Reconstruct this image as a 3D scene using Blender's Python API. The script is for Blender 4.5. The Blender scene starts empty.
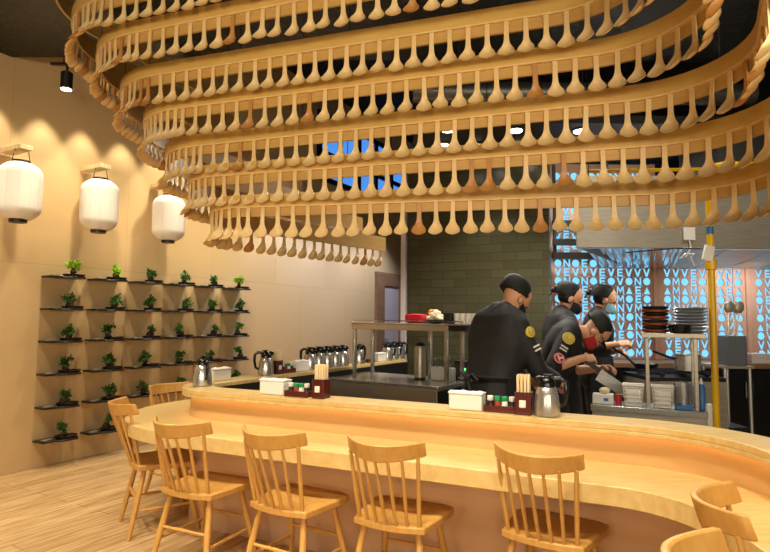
import bpy, bmesh, math, random
from mathutils import Vector, Matrix, Quaternion, Euler
R = math.radians
rnd = random.Random(7)
scene = bpy.context.scene
COL = scene.collection

# ------------------------------------------------------------------ materials
def lin(h):
    h = h.lstrip('#'); o = []
    for i in (0, 2, 4):
        c = int(h[i:i+2], 16) / 255
        o.append(c / 12.92 if c <= .04045 else ((c + .055) / 1.055) ** 2.4)
    return (o[0], o[1], o[2], 1)

def mat(name, col, rough=.5, metal=0, emit=None, es=1, spec=.5, trans=0, alpha=1, coat=0):
    m = bpy.data.materials.new(name); m.use_nodes = True
    b = m.node_tree.nodes['Principled BSDF']
    b.inputs['Base Color'].default_value = lin(col)
    b.inputs['Roughness'].default_value = rough
    b.inputs['Metallic'].default_value = metal
    b.inputs['Specular IOR Level'].default_value = spec
    b.inputs['Transmission Weight'].default_value = trans
    b.inputs['Alpha'].default_value = alpha
    b.inputs['Coat Weight'].default_value = coat
    if emit:
        b.inputs['Emission Color'].default_value = lin(emit); b.inputs['Emission Strength'].default_value = es
    return m

def noise_mat(name, c1, c2, scale=(1, 1, 1), nscale=5, rough=.5, detail=4, bump=0, metal=0, spec=.5, coat=0, lo=.35, hi=.65, rz=0):
    m = mat(name, c1, rough, metal, spec=spec, coat=coat); nt = m.node_tree; N = nt.nodes; L = nt.links
    b = N['Principled BSDF']
    tc = N.new('ShaderNodeTexCoord'); mp = N.new('ShaderNodeMapping'); mp.inputs['Scale'].default_value = scale
    mp.inputs['Rotation'].default_value = (0, 0, rz)
    nz = N.new('ShaderNodeTexNoise'); nz.inputs['Scale'].default_value = nscale; nz.inputs['Detail'].default_value = detail
    cr = N.new('ShaderNodeValToRGB'); cr.color_ramp.elements[0].position = lo; cr.color_ramp.elements[1].position = hi
    cr.color_ramp.elements[0].color = lin(c1); cr.color_ramp.elements[1].color = lin(c2)
    L.new(tc.outputs['Object'], mp.inputs[0]); L.new(mp.outputs[0], nz.inputs[0]); L.new(nz.outputs[0], cr.inputs[0]); L.new(cr.outputs[0], b.inputs['Base Color'])
    if bump:
        bp = N.new('ShaderNodeBump'); bp.inputs['Strength'].default_value = bump; bp.inputs['Distance'].default_value = .01
        L.new(nz.outputs[0], bp.inputs['Height']); L.new(bp.outputs[0], b.inputs['Normal'])
    return m

def brick_mat(name, c1, c2, cm, bw, bh, mortar, rz=0, rough=.5, rx=0, grain=None, spec=.5):
    m = mat(name, c1, rough, spec=spec); nt = m.node_tree; N = nt.nodes; L = nt.links; b = N['Principled BSDF']
    tc = N.new('ShaderNodeTexCoord'); mp = N.new('ShaderNodeMapping'); mp.inputs['Rotation'].default_value = (rx, 0, rz)
    br = N.new('ShaderNodeTexBrick'); br.inputs['Scale'].default_value = 1
    br.inputs['Color1'].default_value = lin(c1); br.inputs['Color2'].default_value = lin(c2); br.inputs['Mortar'].default_value = lin(cm)
    br.inputs['Brick Width'].default_value = bw; br.inputs['Row Height'].default_value = bh; br.inputs['Mortar Size'].default_value = mortar
    L.new(tc.outputs['Object'], mp.inputs[0]); L.new(mp.outputs[0], br.inputs[0])
    out = br.outputs[0]
    if grain:
        mp2 = N.new('ShaderNodeMapping'); mp2.inputs['Scale'].default_value = (1.2, 14, 1)
        nz = N.new('ShaderNodeTexNoise'); nz.inputs['Scale'].default_value = 3; nz.inputs['Detail'].default_value = 5
        L.new(mp.outputs[0], mp2.inputs[0]); L.new(mp2.outputs[0], nz.inputs[0])
        mx = N.new('ShaderNodeMixRGB'); mx.blend_type = 'MULTIPLY'; mx.inputs[0].default_value = grain
        cr = N.new('ShaderNodeValToRGB'); cr.color_ramp.elements[0].position = .35; cr.color_ramp.elements[1].position = .65
        cr.color_ramp.elements[0].color = (.45, .38, .3, 1); cr.color_ramp.elements[1].color = (1, 1, 1, 1)
        L.new(nz.outputs[0], cr.inputs[0]); L.new(out, mx.inputs[1]); L.new(cr.outputs[0], mx.inputs[2]); out = mx.outputs[0]
    L.new(out, b.inputs['Base Color'])
    return m

M = dict(
    floor=brick_mat('oak floor planks', '#d5b484', '#c09d6c', '#876a44', 1.3, .13, .003, rz=R(-60), rough=.42, grain=.7),
    wall=brick_mat('warm wall panels', '#d0b486', '#ccaf80', '#c0a273', 1.22, 1.9, .004, rough=.8, rx=R(90)),
    ceil=noise_mat('dark foil ceiling', '#060606', '#4a4742', nscale=18, rough=.5, bump=.8, lo=.58, hi=.8),
    ceil_k=mat('kitchen ceiling', '#15130f', .6),
    black_open=mat('dark void', '#0d0c0b', .9),
    chair=noise_mat('chair oak', '#bd8c42', '#cb9c55', scale=(8, 8, 1.5), nscale=5, rough=.38, lo=.3, hi=.7),
    counter=noise_mat('counter ash', '#ceac6a', '#dbbf82', scale=(3, 22, 10), nscale=2.2, rough=.38, rz=R(24), lo=.3, hi=.7),
    panel=noise_mat('counter panel veneer', '#cfa66c', '#d7b078', scale=(1, 1, 6), nscale=2, rough=.5),
    base=noise_mat('counter base veneer', '#cfa983', '#d8b38e', scale=(1, 1, 5), nscale=2, rough=.5),
    spoon=noise_mat('spoon beech', '#d0ad72', '#ddbf88', scale=(5, 5, 1), nscale=4, rough=.45, lo=.3, hi=.7),
    spoond=noise_mat('dark spoon beech', '#a9743a', '#b98447', scale=(5, 5, 1), nscale=4, rough=.45),
    rail=noise_mat('bent ply rail', '#c0994e', '#caa459', scale=(2, 2, 14), nscale=3, rough=.45, lo=.3, hi=.7),
    board=noise_mat('backing board', '#b28a47', '#bd9551', scale=(2, 2, 10), nscale=3, rough=.5, lo=.3, hi=.7),
    black=mat('black powder coat', '#141313', .45),
    blackgloss=mat('black gloss plastic', '#0c0c0d', .22),
    shelf=noise_mat('black slate shelf', '#171412', '#2a2522', nscale=9, rough=.35),
    steel=mat('brushed steel', '#c4c1bb', .26, .8), plate=mat('silver plate', '#c3c8ce', .3, .45),
    steelw=noise_mat('worn steel', '#aaa190', '#bcb3a3', scale=(1, 1, 20), nscale=6, rough=.38, metal=.6),
    chrome=mat('chrome', '#d8d8d8', .12, 1),
    paper=mat('lantern paper', '#f1ece6', .8),
    white=mat('white plastic', '#e9e6de', .45),
    napkin=mat('napkin paper', '#f3f1ea', .8),
    lacquer=noise_mat('red brown lacquer', '#4a150f', '#5c2016', nscale=6, rough=.35),
    chop=noise_mat('chopstick wood', '#e5cd9b', '#eedbb0', scale=(6, 6, 1), nscale=6, rough=.6),
    green=mat('green lid', '#1f9a5b', .4), red=mat('red plastic', '#c3202b', .45), rlid=mat('red paste', '#a33a20', .5),
    redcloth=mat('red cloth', '#cf1f36', .8), dark=mat('dark jar', '#2a1d16', .3),
    leaflit=noise_mat('lit leaves', '#8fc22a', '#b9dc45', nscale=30, rough=.5),  # lighter leaf copy, lamplight on the top row put into the colour
    leafd=noise_mat('dark leaves', '#2e5a20', '#4c7d2c', nscale=30, rough=.5),
    soil=noise_mat('root and soil', '#2a1a12', '#4a3020', nscale=20, rough=.9, bump=.5),
    tile=brick_mat('olive wall tile', '#4a4833', '#42402c', '#363524', .3, .1, .004, rough=.24, rx=R(90)),
    pink=noise_mat('lattice board', '#cfa692', '#dab29e', nscale=3, rough=.6),
    blue=mat('blue backlight', '#000000', .8, emit='#72c2ec', es=1.5),
    bluewin=mat('blue daylight window', '#000000', .8, emit='#4e8fe6', es=1.1),
    lamp=mat('lamp lens', '#ffffff', .5, emit='#fff1d8', es=12),
    led=mat('led strip', '#ffffff', .5, emit='#ffcb94', es=5),
    yellow=mat('yellow gas pipe', '#eab90c', .35),
    cloth=noise_mat('black chef cloth', '#0d0d0f', '#17171a', nscale=10, rough=.75, bump=.5),
    apron=mat('black apron', '#0c0c0e', .75), capc=mat('black cap cloth', '#0e0e10', .7),
    skin=mat('skin', '#d39c78', .55), hair=mat('black hair', '#0d0a09', .5), eye=mat('eye', '#1a120e', .2),
    maskb=mat('black mask', '#111114', .8), maskl=mat('blue mask', '#86b4c4', .8), maskr=mat('red mask', '#b5262c', .8),
    badge=mat('yellow badge', '#d9c25a', .6), badged=mat('badge print', '#8a6f1e', .6), badger=mat('red badge', '#c0202c', .6), badgew=mat('white print', '#d9d6d0', .6),
    door=noise_mat('door frame veneer', '#8a6a4c', '#97775a', scale=(1, 1, 6), nscale=2, rough=.5), doorw=mat('pale door', '#cfc6cc', .6),
    duct=mat('galvanised duct', '#6b6a66', .4, .8), glass=mat('glass', '#ffffff', .03, trans=1), blues=mat('blue plastic', '#2f6fae', .4),
    pop=noise_mat('puffed snack', '#f0e4bb', '#fff7dc', nscale=25, rough=.8), orange=mat('orange lid', '#f0a51c', .5),
    copper=mat('red brown wooden underliner', '#8c3f22', .4), greyp=mat('grey plastic', '#5f6468', .5), cab=mat('black cabinet', '#0e0d0f', .4),
    greenlight=mat('green indicator', '#000000', .5, emit='#63e07a', es=3), cream=mat('cream ginger', '#e6d4a6', .6),
    trim=noise_mat('trim', '#a97f4c', '#b38a57', nscale=3, rough=.6),
)

# ------------------------------------------------------------------ mesh builder
class MB:
    def __init__(s): s.v = []; s.f = []; s.m = []
    def add(s, vs, fs, mi=0, X=None):
        o = len(s.v)
        s.v += [tuple(X @ Vector(v)) if X is not None else tuple(v) for v in vs]
        s.f += [tuple(i + o for i in f) for f in fs]; s.m += [mi] * len(fs); return s
    def box(s, c, size, rz=0, mi=0, X=None):
        x, y, z = (q / 2 for q in size); cs, sn = math.cos(rz), math.sin(rz)
        vs = [(c[0] + a * cs - b * sn, c[1] + a * sn + b * cs, c[2] + d) for d in (-z, z) for a, b in ((-x, -y), (x, -y), (x, y), (-x, y))]
        return s.add(vs, [(3, 2, 1, 0), (4, 5, 6, 7), (0, 1, 5, 4), (1, 2, 6, 5), (2, 3, 7, 6), (3, 0, 4, 7)], mi, X)
    def tube(s, pts, r, n=10, mi=0, X=None, flat=1):
        P = [Vector(p) for p in pts]; rs = r if isinstance(r, (list, tuple)) else [r] * len(P)
        vs = []; u = None
        for i, p in enumerate(P):
            d = (P[min(i + 1, len(P) - 1)] - P[max(i - 1, 0)]).normalized()
            if u is None: u = d.orthogonal().normalized()
            else: u = (u - d * u.dot(d)); u = u.normalized() if u.length > 1e-6 else d.orthogonal().normalized()
            w = d.cross(u)
            vs += [p + (u * math.cos(a) + w * math.sin(a) * flat) * rs[i] for a in (2 * math.pi * k / n for k in range(n))]
        fs = [(i * n + k, i * n + (k + 1) % n, (i + 1) * n + (k + 1) % n, (i + 1) * n + k) for i in range(len(P) - 1) for k in range(n)]
        fs += [tuple(range(n))[::-1], tuple((len(P) - 1) * n + k for k in range(n))]
        return s.add(vs, fs, mi, X)
    def lathe(s, prof, c=(0, 0, 0), n=20, mi=0, X=None, sx=1, sy=1):
        vs = [(c[0] + r * sx * math.cos(a), c[1] + r * sy * math.sin(a), c[2] + z) for r, z in prof for a in (2 * math.pi * k / n for k in range(n))]
        m = len(prof)
        fs = [(i * n + k, i * n + (k + 1) % n, (i + 1) * n + (k + 1) % n, (i + 1) * n + k) for i in range(m - 1) for k in range(n)]
        fs += [tuple(range(n))[::-1], tuple((m - 1) * n + k for k in range(n))]
        return s.add(vs, fs, mi, X)
    def ell(s, c, r, n=14, mi=0, X=None, rot=None):
        m = n // 2; vs = []
        for i in range(m + 1):
            t = math.pi * (i * .98 + .01 * m) / m
            for k in range(n):
                a = 2 * math.pi * k / n
                v = Vector((r[0] * math.sin(t) * math.cos(a), r[1] * math.sin(t) * math.sin(a), r[2] * math.cos(t)))
                if rot is not None: v = rot @ v
                vs.append(v + Vector(c))
        fs = [(i * n + k, (i + 1) * n + k, (i + 1) * n + (k + 1) % n, i * n + (k + 1) % n) for i in range(m) for k in range(n)]
        fs += [tuple(range(n)), tuple(m * n + k for k in range(n))[::-1]]
        return s.add(vs, fs, mi, X)
    def prism(s, poly, z0, z1, mi=0, X=None):
        n = len(poly); vs = [(x, y, z0) for x, y in poly] + [(x, y, z1) for x, y in poly]
        fs = [tuple(range(n))[::-1], tuple(range(n, 2 * n))] + [(i, (i + 1) % n, n + (i + 1) % n, n + i) for i in range(n)]
        return s.add(vs, fs, mi, X)
    def strip(s, path, o0, o1, z0, z1, mi=0):
        nr = normals(path); vs = []
        for (x, y), (a, b) in zip(path, nr):
            vs += [(x + a * o0, y + b * o0, z0), (x + a * o1, y + b * o1, z0), (x + a * o1, y + b * o1, z1), (x + a * o0, y + b * o0, z1)]
        fs = []
        for i in range(len(path) - 1):
            p, q = i * 4, i * 4 + 4
            fs += [(p + k, p + (k + 1) % 4, q + (k + 1) % 4, q + k) for k in range(4)]
        e = (len(path) - 1) * 4
        fs += [(3, 2, 1, 0), (e, e + 1, e + 2, e + 3)]
        return s.add(vs, fs, mi)
    def mesh(s, name, mats, smooth=35):
        me = bpy.data.meshes.new(name); me.from_pydata(s.v, [], s.f)
        for m in (mats if isinstance(mats, (list, tuple)) else [mats]): me.materials.append(M[m])
        for p, mi in zip(me.polygons, s.m): p.material_index = mi
        bm = bmesh.new(); bm.from_mesh(me); bmesh.ops.recalc_face_normals(bm, faces=bm.faces); bm.to_mesh(me); bm.free()
        if smooth:
            for p in me.polygons: p.use_smooth = True
            me.set_sharp_from_angle(angle=R(smooth))
        return me
    def build(s, name, mats, parent=None, smooth=35, bev=0, loc=None):
        o = bpy.data.objects.new(name, s.mesh(name, mats, smooth)); COL.objects.link(o)
        if parent: o.parent = parent
        if loc is not None: o.location = loc
        if bev:
            b = o.modifiers.new('bevel', 'BEVEL'); b.width = bev; b.segments = 2; b.limit_method = 'ANGLE'; b.angle_limit = R(40)
        return o

def tag(o, label=None, cat=None, group=None, kind=None):
    if label: o['label'] = label
    if cat: o['category'] = cat
    if group: o['group'] = group
    if kind: o['kind'] = kind
    return o
def thing(name, label, cat, loc=(0, 0, 0), rz=0, group=None):
    o = bpy.data.objects.new(name, None); COL.objects.link(o); o.location = loc; o.rotation_euler = (0, 0, rz); o.empty_display_size = .05
    return tag(o, label, cat, group)
def struct(o): o['kind'] = 'structure'; return o
KIDS = {}
def copy_tree(o, parent=None):
    c = o.copy(); COL.objects.link(c)
    if parent: c.parent = parent
    for k in [q for q in list(COL.objects) if q.parent == o]: copy_tree(k, c)
    return c

# ------------------------------------------------------------------ plan geometry
U = (.5, .866)                      # direction of the plant wall and of the bar's left run, seen in plan
V = (.912, -.41)                    # direction of the bar's front run
def normals(path):
    out = []
    for i in range(len(path)):
        a, b = path[max(i - 1, 0)], path[min(i + 1, len(path) - 1)]
        l = math.hypot(b[0] - a[0], b[1] - a[1]); out.append(((b[1] - a[1]) / l, -(b[0] - a[0]) / l))
    return out
def isect(p, d, q, e):
    den = d[0] * e[1] - d[1] * e[0]; t = ((q[0] - p[0]) * e[1] - (q[1] - p[1]) * e[0]) / den
    return (p[0] + d[0] * t, p[1] + d[1] * t)
def fillet(A, C, B, r, n=14):
    def un(p, q):
        l = math.hypot(q[0] - p[0], q[1] - p[1]); return ((q[0] - p[0]) / l, (q[1] - p[1]) / l)
    a, b = un(C, A), un(C, B); ang = math.acos(a[0] * b[0] + a[1] * b[1]); t = r / math.tan(ang / 2)
    bi = un((0, 0), (a[0] + b[0], a[1] + b[1])); cc = (C[0] + bi[0] * r / math.sin(ang / 2), C[1] + bi[1] * r / math.sin(ang / 2))
    s = (C[0] + a[0] * t, C[1] + a[1] * t); e = (C[0] + b[0] * t, C[1] + b[1] * t)
    a0 = math.atan2(s[1] - cc[1], s[0] - cc[0]); a1 = math.atan2(e[1] - cc[1], e[0] - cc[0])
    da = (a1 - a0 + math.pi) % (2 * math.pi) - math.pi
    return [(cc[0] + r * math.cos(a0 + da * i / n), cc[1] + r * math.sin(a0 + da * i / n)) for i in range(n + 1)]
def run(CL, CR, rl, rr, ll, lr, dL=U, dR=U):
    A = (CL[0] + dL[0] * ll, CL[1] + dL[1] * ll); B = (CR[0] - dR[0] * lr, CR[1] - dR[1] * lr)
    return [A] + fillet(A, CL, CR, rl) + fillet(CL, CR, B, rr) + [B]
def resample(path, step):
    pts = []; d = 0; nxt = step * .5
    for (x0, y0), (x1, y1) in zip(path, path[1:]):
        l = math.hypot(x1 - x0, y1 - y0)
        while nxt <= d + l:
            t = (nxt - d) / l; pts.append((x0 + (x1 - x0) * t, y0 + (y1 - y0) * t, (x1 - x0) / l, (y1 - y0) / l)); nxt += step
        d += l
    return pts
def wallp(t, off=0):                # point on the plant wall; off = distance out into the room
    return (-3.125 + .5 * t + .866 * off, 5.534 + .866 * t - .5 * off)
WRZ = math.atan2(.866, .5)

# ------------------------------------------------------------------ camera
cam_d = bpy.data.cameras.new('camera'); cam = bpy.data.objects.new('camera', cam_d); COL.objects.link(cam); scene.camera = cam
cam_d.sensor_width = 36; cam_d.lens = 560 / 770 * 36; cam_d.clip_start = .05
pitch = math.atan(42 / 560)
cam.matrix_world = Matrix.Translation((0, 0, 1.42)) @ Matrix.Rotation(R(90) + pitch, 4, 'X') @ Matrix.Rotation(R(.5), 4, 'Z')
# ------------------------------------------------------------------ the setting
struct(MB().prism([(-9, -3.2), (9, -3.2), (9, 13), (-9, 13)], -.1, 0).build('floor', 'floor', smooth=0))
wl = struct(MB().prism([(-6.5, 0), (8, 0), (8, .15), (-6.5, .15)], 0, 5.2).build('wall_left', 'wall', smooth=0, loc=(-3.125, 5.534, 0))); wl.rotation_euler = (0, 0, WRZ)
struct(MB().prism([(-.6, 12.35), (9, 12.35), (9, 12.5), (-.6, 12.5)], 0, 5.2).build('wall_back', 'black_open', smooth=0))
struct(MB().prism([(-9, -3.2), (9, -3.2), (9, 4.98), (-9, 4.98)], 3.78, 4.0).build('ceiling', 'ceil', smooth=0))
struct(MB().prism([(-9, 4.98), (9, 4.98), (9, 13), (-9, 13)], 5.2, 5.3).build('ceiling', 'black_open', smooth=0))
struct(MB().prism([(.3, 7.2), (.3, 5.3), (8.9, 5.3), (8.9, 7.2)], 3.32, 3.4).build('ceiling', 'ceil_k', smooth=0))
# far door in the plant wall
def wallbox(mb, t0, t1, z0, z1, o0, o1, mi=0): return mb.prism([wallp(t0, o0), wallp(t1, o0), wallp(t1, o1), wallp(t0, o1)], z0, z1, mi)
d = MB(); wallbox(d, 5.86, 6.15, 0, 2.3, 0, .06); wallbox(d, 6.75, 7.1, 0, 2.3, 0, .06); wallbox(d, 6.15, 6.75, 2.05, 2.3, 0, .06)
dr = struct(d.build('door_1', 'door', smooth=0))
wallbox(MB(), 6.15, 6.75, 0, 2.05, .005, .03).build('door_panel', 'doorw', dr, smooth=0)
MB().ell((*wallp(6.22, .06), 1.0), (.03, .03, .03)).build('door_handle', 'steel', dr)
# blue window high above the far door
w = MB(); wallbox(w, 4.0, 7.6, 3.72, 4.75, .005, .02); wn = struct(w.build('window_1', 'bluewin', smooth=0))
f = MB()
for i in range(7): wallbox(f, 4.0 + i * .6 - .05, 4.0 + i * .6 + .05, 3.68, 4.8, .02, .06)
for z in (3.66, 4.1, 4.74): wallbox(f, 3.95, 7.65, z, z + .08, .02, .06)
f.build('window_frame', 'black', wn, smooth=0)
# olive tiled wall behind the kitchen
g0 = (.29, 7.0); gl = 1.72
g = MB().prism([(0, 0), (gl, 0), (gl, .12), (0, .12)], 0, 3.32); go = struct(g.build('wall_kitchen', 'tile', smooth=0)); go.location = (*g0, 0); go.rotation_euler = (0, 0, math.atan2(-.41, .912))
struct(MB().box((.245, 7.03, 1.66), (.06, .1, 3.32), rz=math.atan2(-.41, .912)).build('trim_1', 'doorw', smooth=0))
struct(MB().prism([(1.86, 6.62), (8.9, 6.62), (8.9, 6.72), (1.86, 6.72)], 0, 3.32).build('wall_lattice', 'black_open', smooth=0))

# ------------------------------------------------------------------ the bar
LP = (-1.395, 4.455); FP = (.308, 3.114); RD = (.1, .995)
ledge = run(isect(FP, V, LP, U), isect(FP, V, (1.475, 2.2), RD), .45, .5, 3.5, 1.1, dR=RD)
LL = (LP[0] - .866 * .40, LP[1] + .5 * .40); FL = (FP[0] - .41 * .357, FP[1] - .912 * .357)
lower = run(isect(FL, V, LL, U), isect(FL, V, (1.2, 2.1), RD), .85, .4, 3.5, 1.1, dR=RD)
bar = thing('bar_counter', 'long pale wooden bar counter with a raised ledge, curving round the open kitchen', 'counter', (0, 0, 0))
MB().strip(lower, 0, -.50, .635, .72).build('dining_top', 'counter', bar, bev=.004)
MB().strip(lower, -.44, -.47, 0, .635).build('base_panel', 'base', bar)
lg = MB().strip(ledge, 0, -.22, .889, .92); lg.strip(ledge, 0, -.022, .868, .8885); lg.build('raised_ledge', 'counter', bar, bev=.003)
MB().strip(ledge, -.06, -.085, .72, .8885).build('upper_panel', 'panel', bar)
MB().strip(ledge, -.2, -.218, .0, .8885).build('kitchen_side_panel', 'black', bar)
tag(MB().strip(ledge, -.026, -.04, .881, .888).build('led_strip', 'led', bar), 'warm glowing light strip under the ledge')

# ------------------------------------------------------------------ the spoon chandelier
def spoon_mesh():
    L = .26; mb = MB(); rings = 15; vs = []
    W = [(0, .0125), (.42, .0125), (.54, .0145), (.63, .0195), (.70, .0275), (.77, .037), (.84, .0425), (.9, .0425), (.95, .035), (.985, .021), (1, .009)]
    def wid(s):
        for (a, x), (b, y) in zip(W, W[1:]):
            if s <= b: return x + (y - x) * (s - a) / (b - a)
        return W[-1][1]
    S = [0, .2, .4, .52, .6, .66, .72, .77, .82, .86, .9, .94, .97, .99, 1]
    for s in S:
        w = wid(s); t = max(0, (s - .6) / .4)
        out = .006 + .046 * t ** 1.4                       # bowl swings outwards
        dish = .023 * math.sin(math.pi * min(1, t * .95)) ** .8 if t > 0 else 0
        for side in (1, -1):
            for j in range(5):
                q = (-1 + j * .5) * side
                vs.append((q * w, out - dish * (1 - q * q) + side * (.003 + .0025 * t), -s * L))
    n = 10
    fs = [(i * n + k, i * n + (k + 1) % n, (i + 1) * n + (k + 1) % n, (i + 1) * n + k) for i in range(len(S) - 1) for k in range(n)]
    fs += [tuple(range(n))[::-1], tuple((len(S) - 1) * n + k for k in range(n))]
    mb.add(vs, fs); return mb.mesh('spoon', 'spoon', 60), mb.mesh('spoon', 'spoond', 60)
SPOON, SPOOND = spoon_mesh()
LD = (.66, .751)
TIERS = [  # tip height, left corner, right corner, left bend radius, direction of the left run
    (1.912, (-1.538, 3.663), (2.070, 2.942), 0.36, (0.66, 0.751)),
    (2.127, (-1.720, 3.764), (1.932, 2.724), 0.42, (0.64, 0.768)),
    (2.342, (-1.935, 3.865), (1.762, 2.641), 0.5, (0.6, 0.8)),
    (2.557, (-2.044, 3.764), (1.564, 2.588), 0.58, (0.5, 0.866)),
    (2.772, (-2.215, 3.766), (1.357, 2.573), 0.64, (0.45, 0.893)),
    (2.987, (-2.331, 3.649), (1.101, 2.474), 0.68, (0.42, 0.9075)),
    (3.202, (-2.495, 3.619), (0.882, 2.470), 0.7, (0.4, 0.9165)),
    (3.417, (-2.580, 3.486), (0.651, 2.435), 0.7, (0.4, 0.9165)),]
WORDS = ['lowest', 'second lowest', 'third from the bottom', 'fourth from the bottom', 'fifth from the bottom', 'sixth from the bottom', 'seventh from the bottom', 'topmost']
for k, (zt, CLk, CRk, rk, dk) in enumerate(TIERS):
    p = run(CLk, CRk, rk, .45, 2.3, .9, dL=dk)
    t = thing('spoon_tier', f'{WORDS[k]} curved wooden tier of hanging spoons in the chandelier over the bar', 'chandelier tier', (CLk[0], CLk[1], zt), 0, 'spoon chandelier tiers')
    lp = [(x - CLk[0], y - CLk[1]) for x, y in p]
    rl_ = MB().strip(lp, .004, -.016, .209, .285, 0); rl_.strip(lp, .006, -.016, .2015, .209, 1); rl_.build('rail', ['rail', 'spoon'], t)  # paler bead at the rail bottom paints its lit lower edge
    MB().strip(lp, -.016, -.032, .148, .285).build('backing_board', 'board', t)
    for j, (x, y, dx, dy) in enumerate(((resample(lp[:16], .066) if k > 2 else resample(lp[:2], .105) + resample(lp[1:16], .07)) if k < 7 else []) + resample(lp[15:], .1)):
        nx, ny = dy, -dx
        o = bpy.data.objects.new('spoon', SPOOND if rnd.random() < .06 else SPOON); COL.objects.link(o); o.parent = t
        jit = rnd.uniform(-.12, .12)
        o.location = (x - nx * .012, y - ny * .012, .204)
        o.rotation_euler = (R(rnd.uniform(-3, 3)), R(rnd.uniform(-1.5, 1.5)), math.atan2(-nx, ny) + jit); o.scale = (1, 1, .204 / .26)
    for (x, y, dx, dy) in resample([q for q in lp if q[1] + CLk[1] < 4.9], 1.15):
        nx, ny = dy, -dx
        MB().tube([(x - nx * .024, y - ny * .024, .28), (x - nx * .024, y - ny * .024, 3.785 - zt)], .0025, 6).build('suspension_wire', 'black', t)

# ------------------------------------------------------------------ chairs
def make_chair():
    t = thing('spindle_chair', 'x', 'chair', group='spindle back chairs along the bar')
    def arc(w, y0, sag, z, n=9): return [(-w + 2 * w * i / (n - 1), y0 - sag * (1 - (2 * i / (n - 1) - 1) ** 2), z) for i in range(n)]
    back = arc(.185, -.165, .035, 0); front = [(.225, .13, 0), (.215, .18, 0), (.17, .2, 0), (-.17, .2, 0), (-.215, .18, 0), (-.225, .13, 0)]
    poly = [(x, y) for x, y, _ in back + front]
    mb = MB(); n = len(poly); cx, cy = 0, .02
    rings = [(1, .42), (1, .45), (.93, .457), (.6, .448), (.3, .443)]
    vs = [(cx + (x - cx) * s, cy + (y - cy) * s, z) for s, z in rings for x, y in poly]
    fs = [(i * n + q, i * n + (q + 1) % n, (i + 1) * n + (q + 1) % n, (i + 1) * n + q) for i in range(len(rings) - 1) for q in range(n)]
    fs += [tuple(range(n))[::-1], tuple((len(rings) - 1) * n + q for q in range(n))]
    mb.add(vs, fs).build('seat', 'chair', t, 40, bev=.004)
    # top rail: curved, thicker in the middle
    N = 15; vs = []; W = .2
    for i in range(N):
        u = -1 + 2 * i / (N - 1); x = u * W; y = -.2 - .125 * (1 - u * u); h = .036 + .006 * (1 - abs(u)) ; th = .012
        zc = .806 + .014 * u * u; tilt = .012
        for a, b in ((-th, -1), (th, -1), (th, 1), (-th, 1)):
            vs.append((x, y + a - b * tilt, zc + b * h))
    fs = [(i * 4 + q, i * 4 + (q + 1) % 4, i * 4 + 4 + (q + 1) % 4, i * 4 + 4 + q) for i in range(N - 1) for q in range(4)] + [(3, 2, 1, 0), tuple((N - 1) * 4 + q for q in range(4))]
    MB().add(vs, fs).build('top_rail', 'chair', t, 45, bev=.006)
    for i in range(7):
        u = -1 + 2 * i / 6; xb = u * .155; yb = -.158 - .033 * (1 - u * u); xt = u * .175; yt = -.2 - .125 * (1 - (u * .88) ** 2)
        r = .0105 if abs(u) == 1 else .0085
        pts = [(xb + (xt - xb) * s, yb + (yt - yb) * s, .447 + (.785 - .447) * s) for s in (0, .45, 1)]
        MB().tube(pts, [r, r * 1.12, r * .85], 8).build('spindle', 'chair', t, 60)
    ft = {}
    for sx in (-1, 1):
        for sy in (-1, 1):
            a = Vector((sx * .14, .0 + sy * .125, .425)); b = Vector((sx * .2, .0 + sy * .215, 0)); ft[sx, sy] = (a, b)
            MB().tube([a, a.lerp(b, .45), b], [.015, .0185, .0125], 10).build('leg', 'chair', t, 60)
    def at(k, z): a, b = ft[k]; return a.lerp(b, (a.z - z) / a.z)
    for k1, k2, z in (((-1, -1), (1, -1), .235), ((-1, 1), (1, 1), .235), ((-1, -1), (-1, 1), .17), ((1, -1), (1, 1), .17)):
        p, q = at(k1, z), at(k2, z)
        MB().tube([p, p.lerp(q, .5), q], [.008, .011, .008], 8).build('stretcher', 'chair', t, 60)
    return t
proto = make_chair()
CH = [((-1.70, 3.83), (.85, .53), .2, 'oak spindle chair at the rounded left corner of the bar, second from the plant wall'),
      ((-1.80, 4.75), (.866, -.5), .22, 'oak spindle chair behind the bar corner, facing us from the side of the plant shelves'),
      ((-1.11, 3.175), (.42, .9), .19, 'oak spindle chair before the left end of the bar front, overlapping the corner chair'),
      ((-.554, 2.93), (.49, .87), .19, 'oak spindle chair in front of the left napkin box, third from the left corner'),
      ((.015, 2.72), (.42, .91), .19, 'oak spindle chair at the middle of the bar front, legs cut by the lower edge'),
      ((.69, 2.545), (.55, .83), .19, 'oak spindle chair in front of the right chopstick box, before the right bend'),
      ((1.12, 1.87), (.89, -.45), .24, 'oak spindle chair at the right bend, its curved top rail seen from the side'),
      ((.80, 1.42), (.86, -.45), .24, 'oak spindle chair at the bottom right corner, only its top rail in view')]
for i, ((x, y), f, off, lab) in enumerate(CH):
    l = math.hypot(*f); f = (f[0] / l, f[1] / l); o = proto if i == 0 else copy_tree(proto)
    o.location = (x + f[0] * off, y + f[1] * off, 0); o.rotation_euler = (0, 0, math.atan2(-f[0], f[1])); o['label'] = lab

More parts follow.
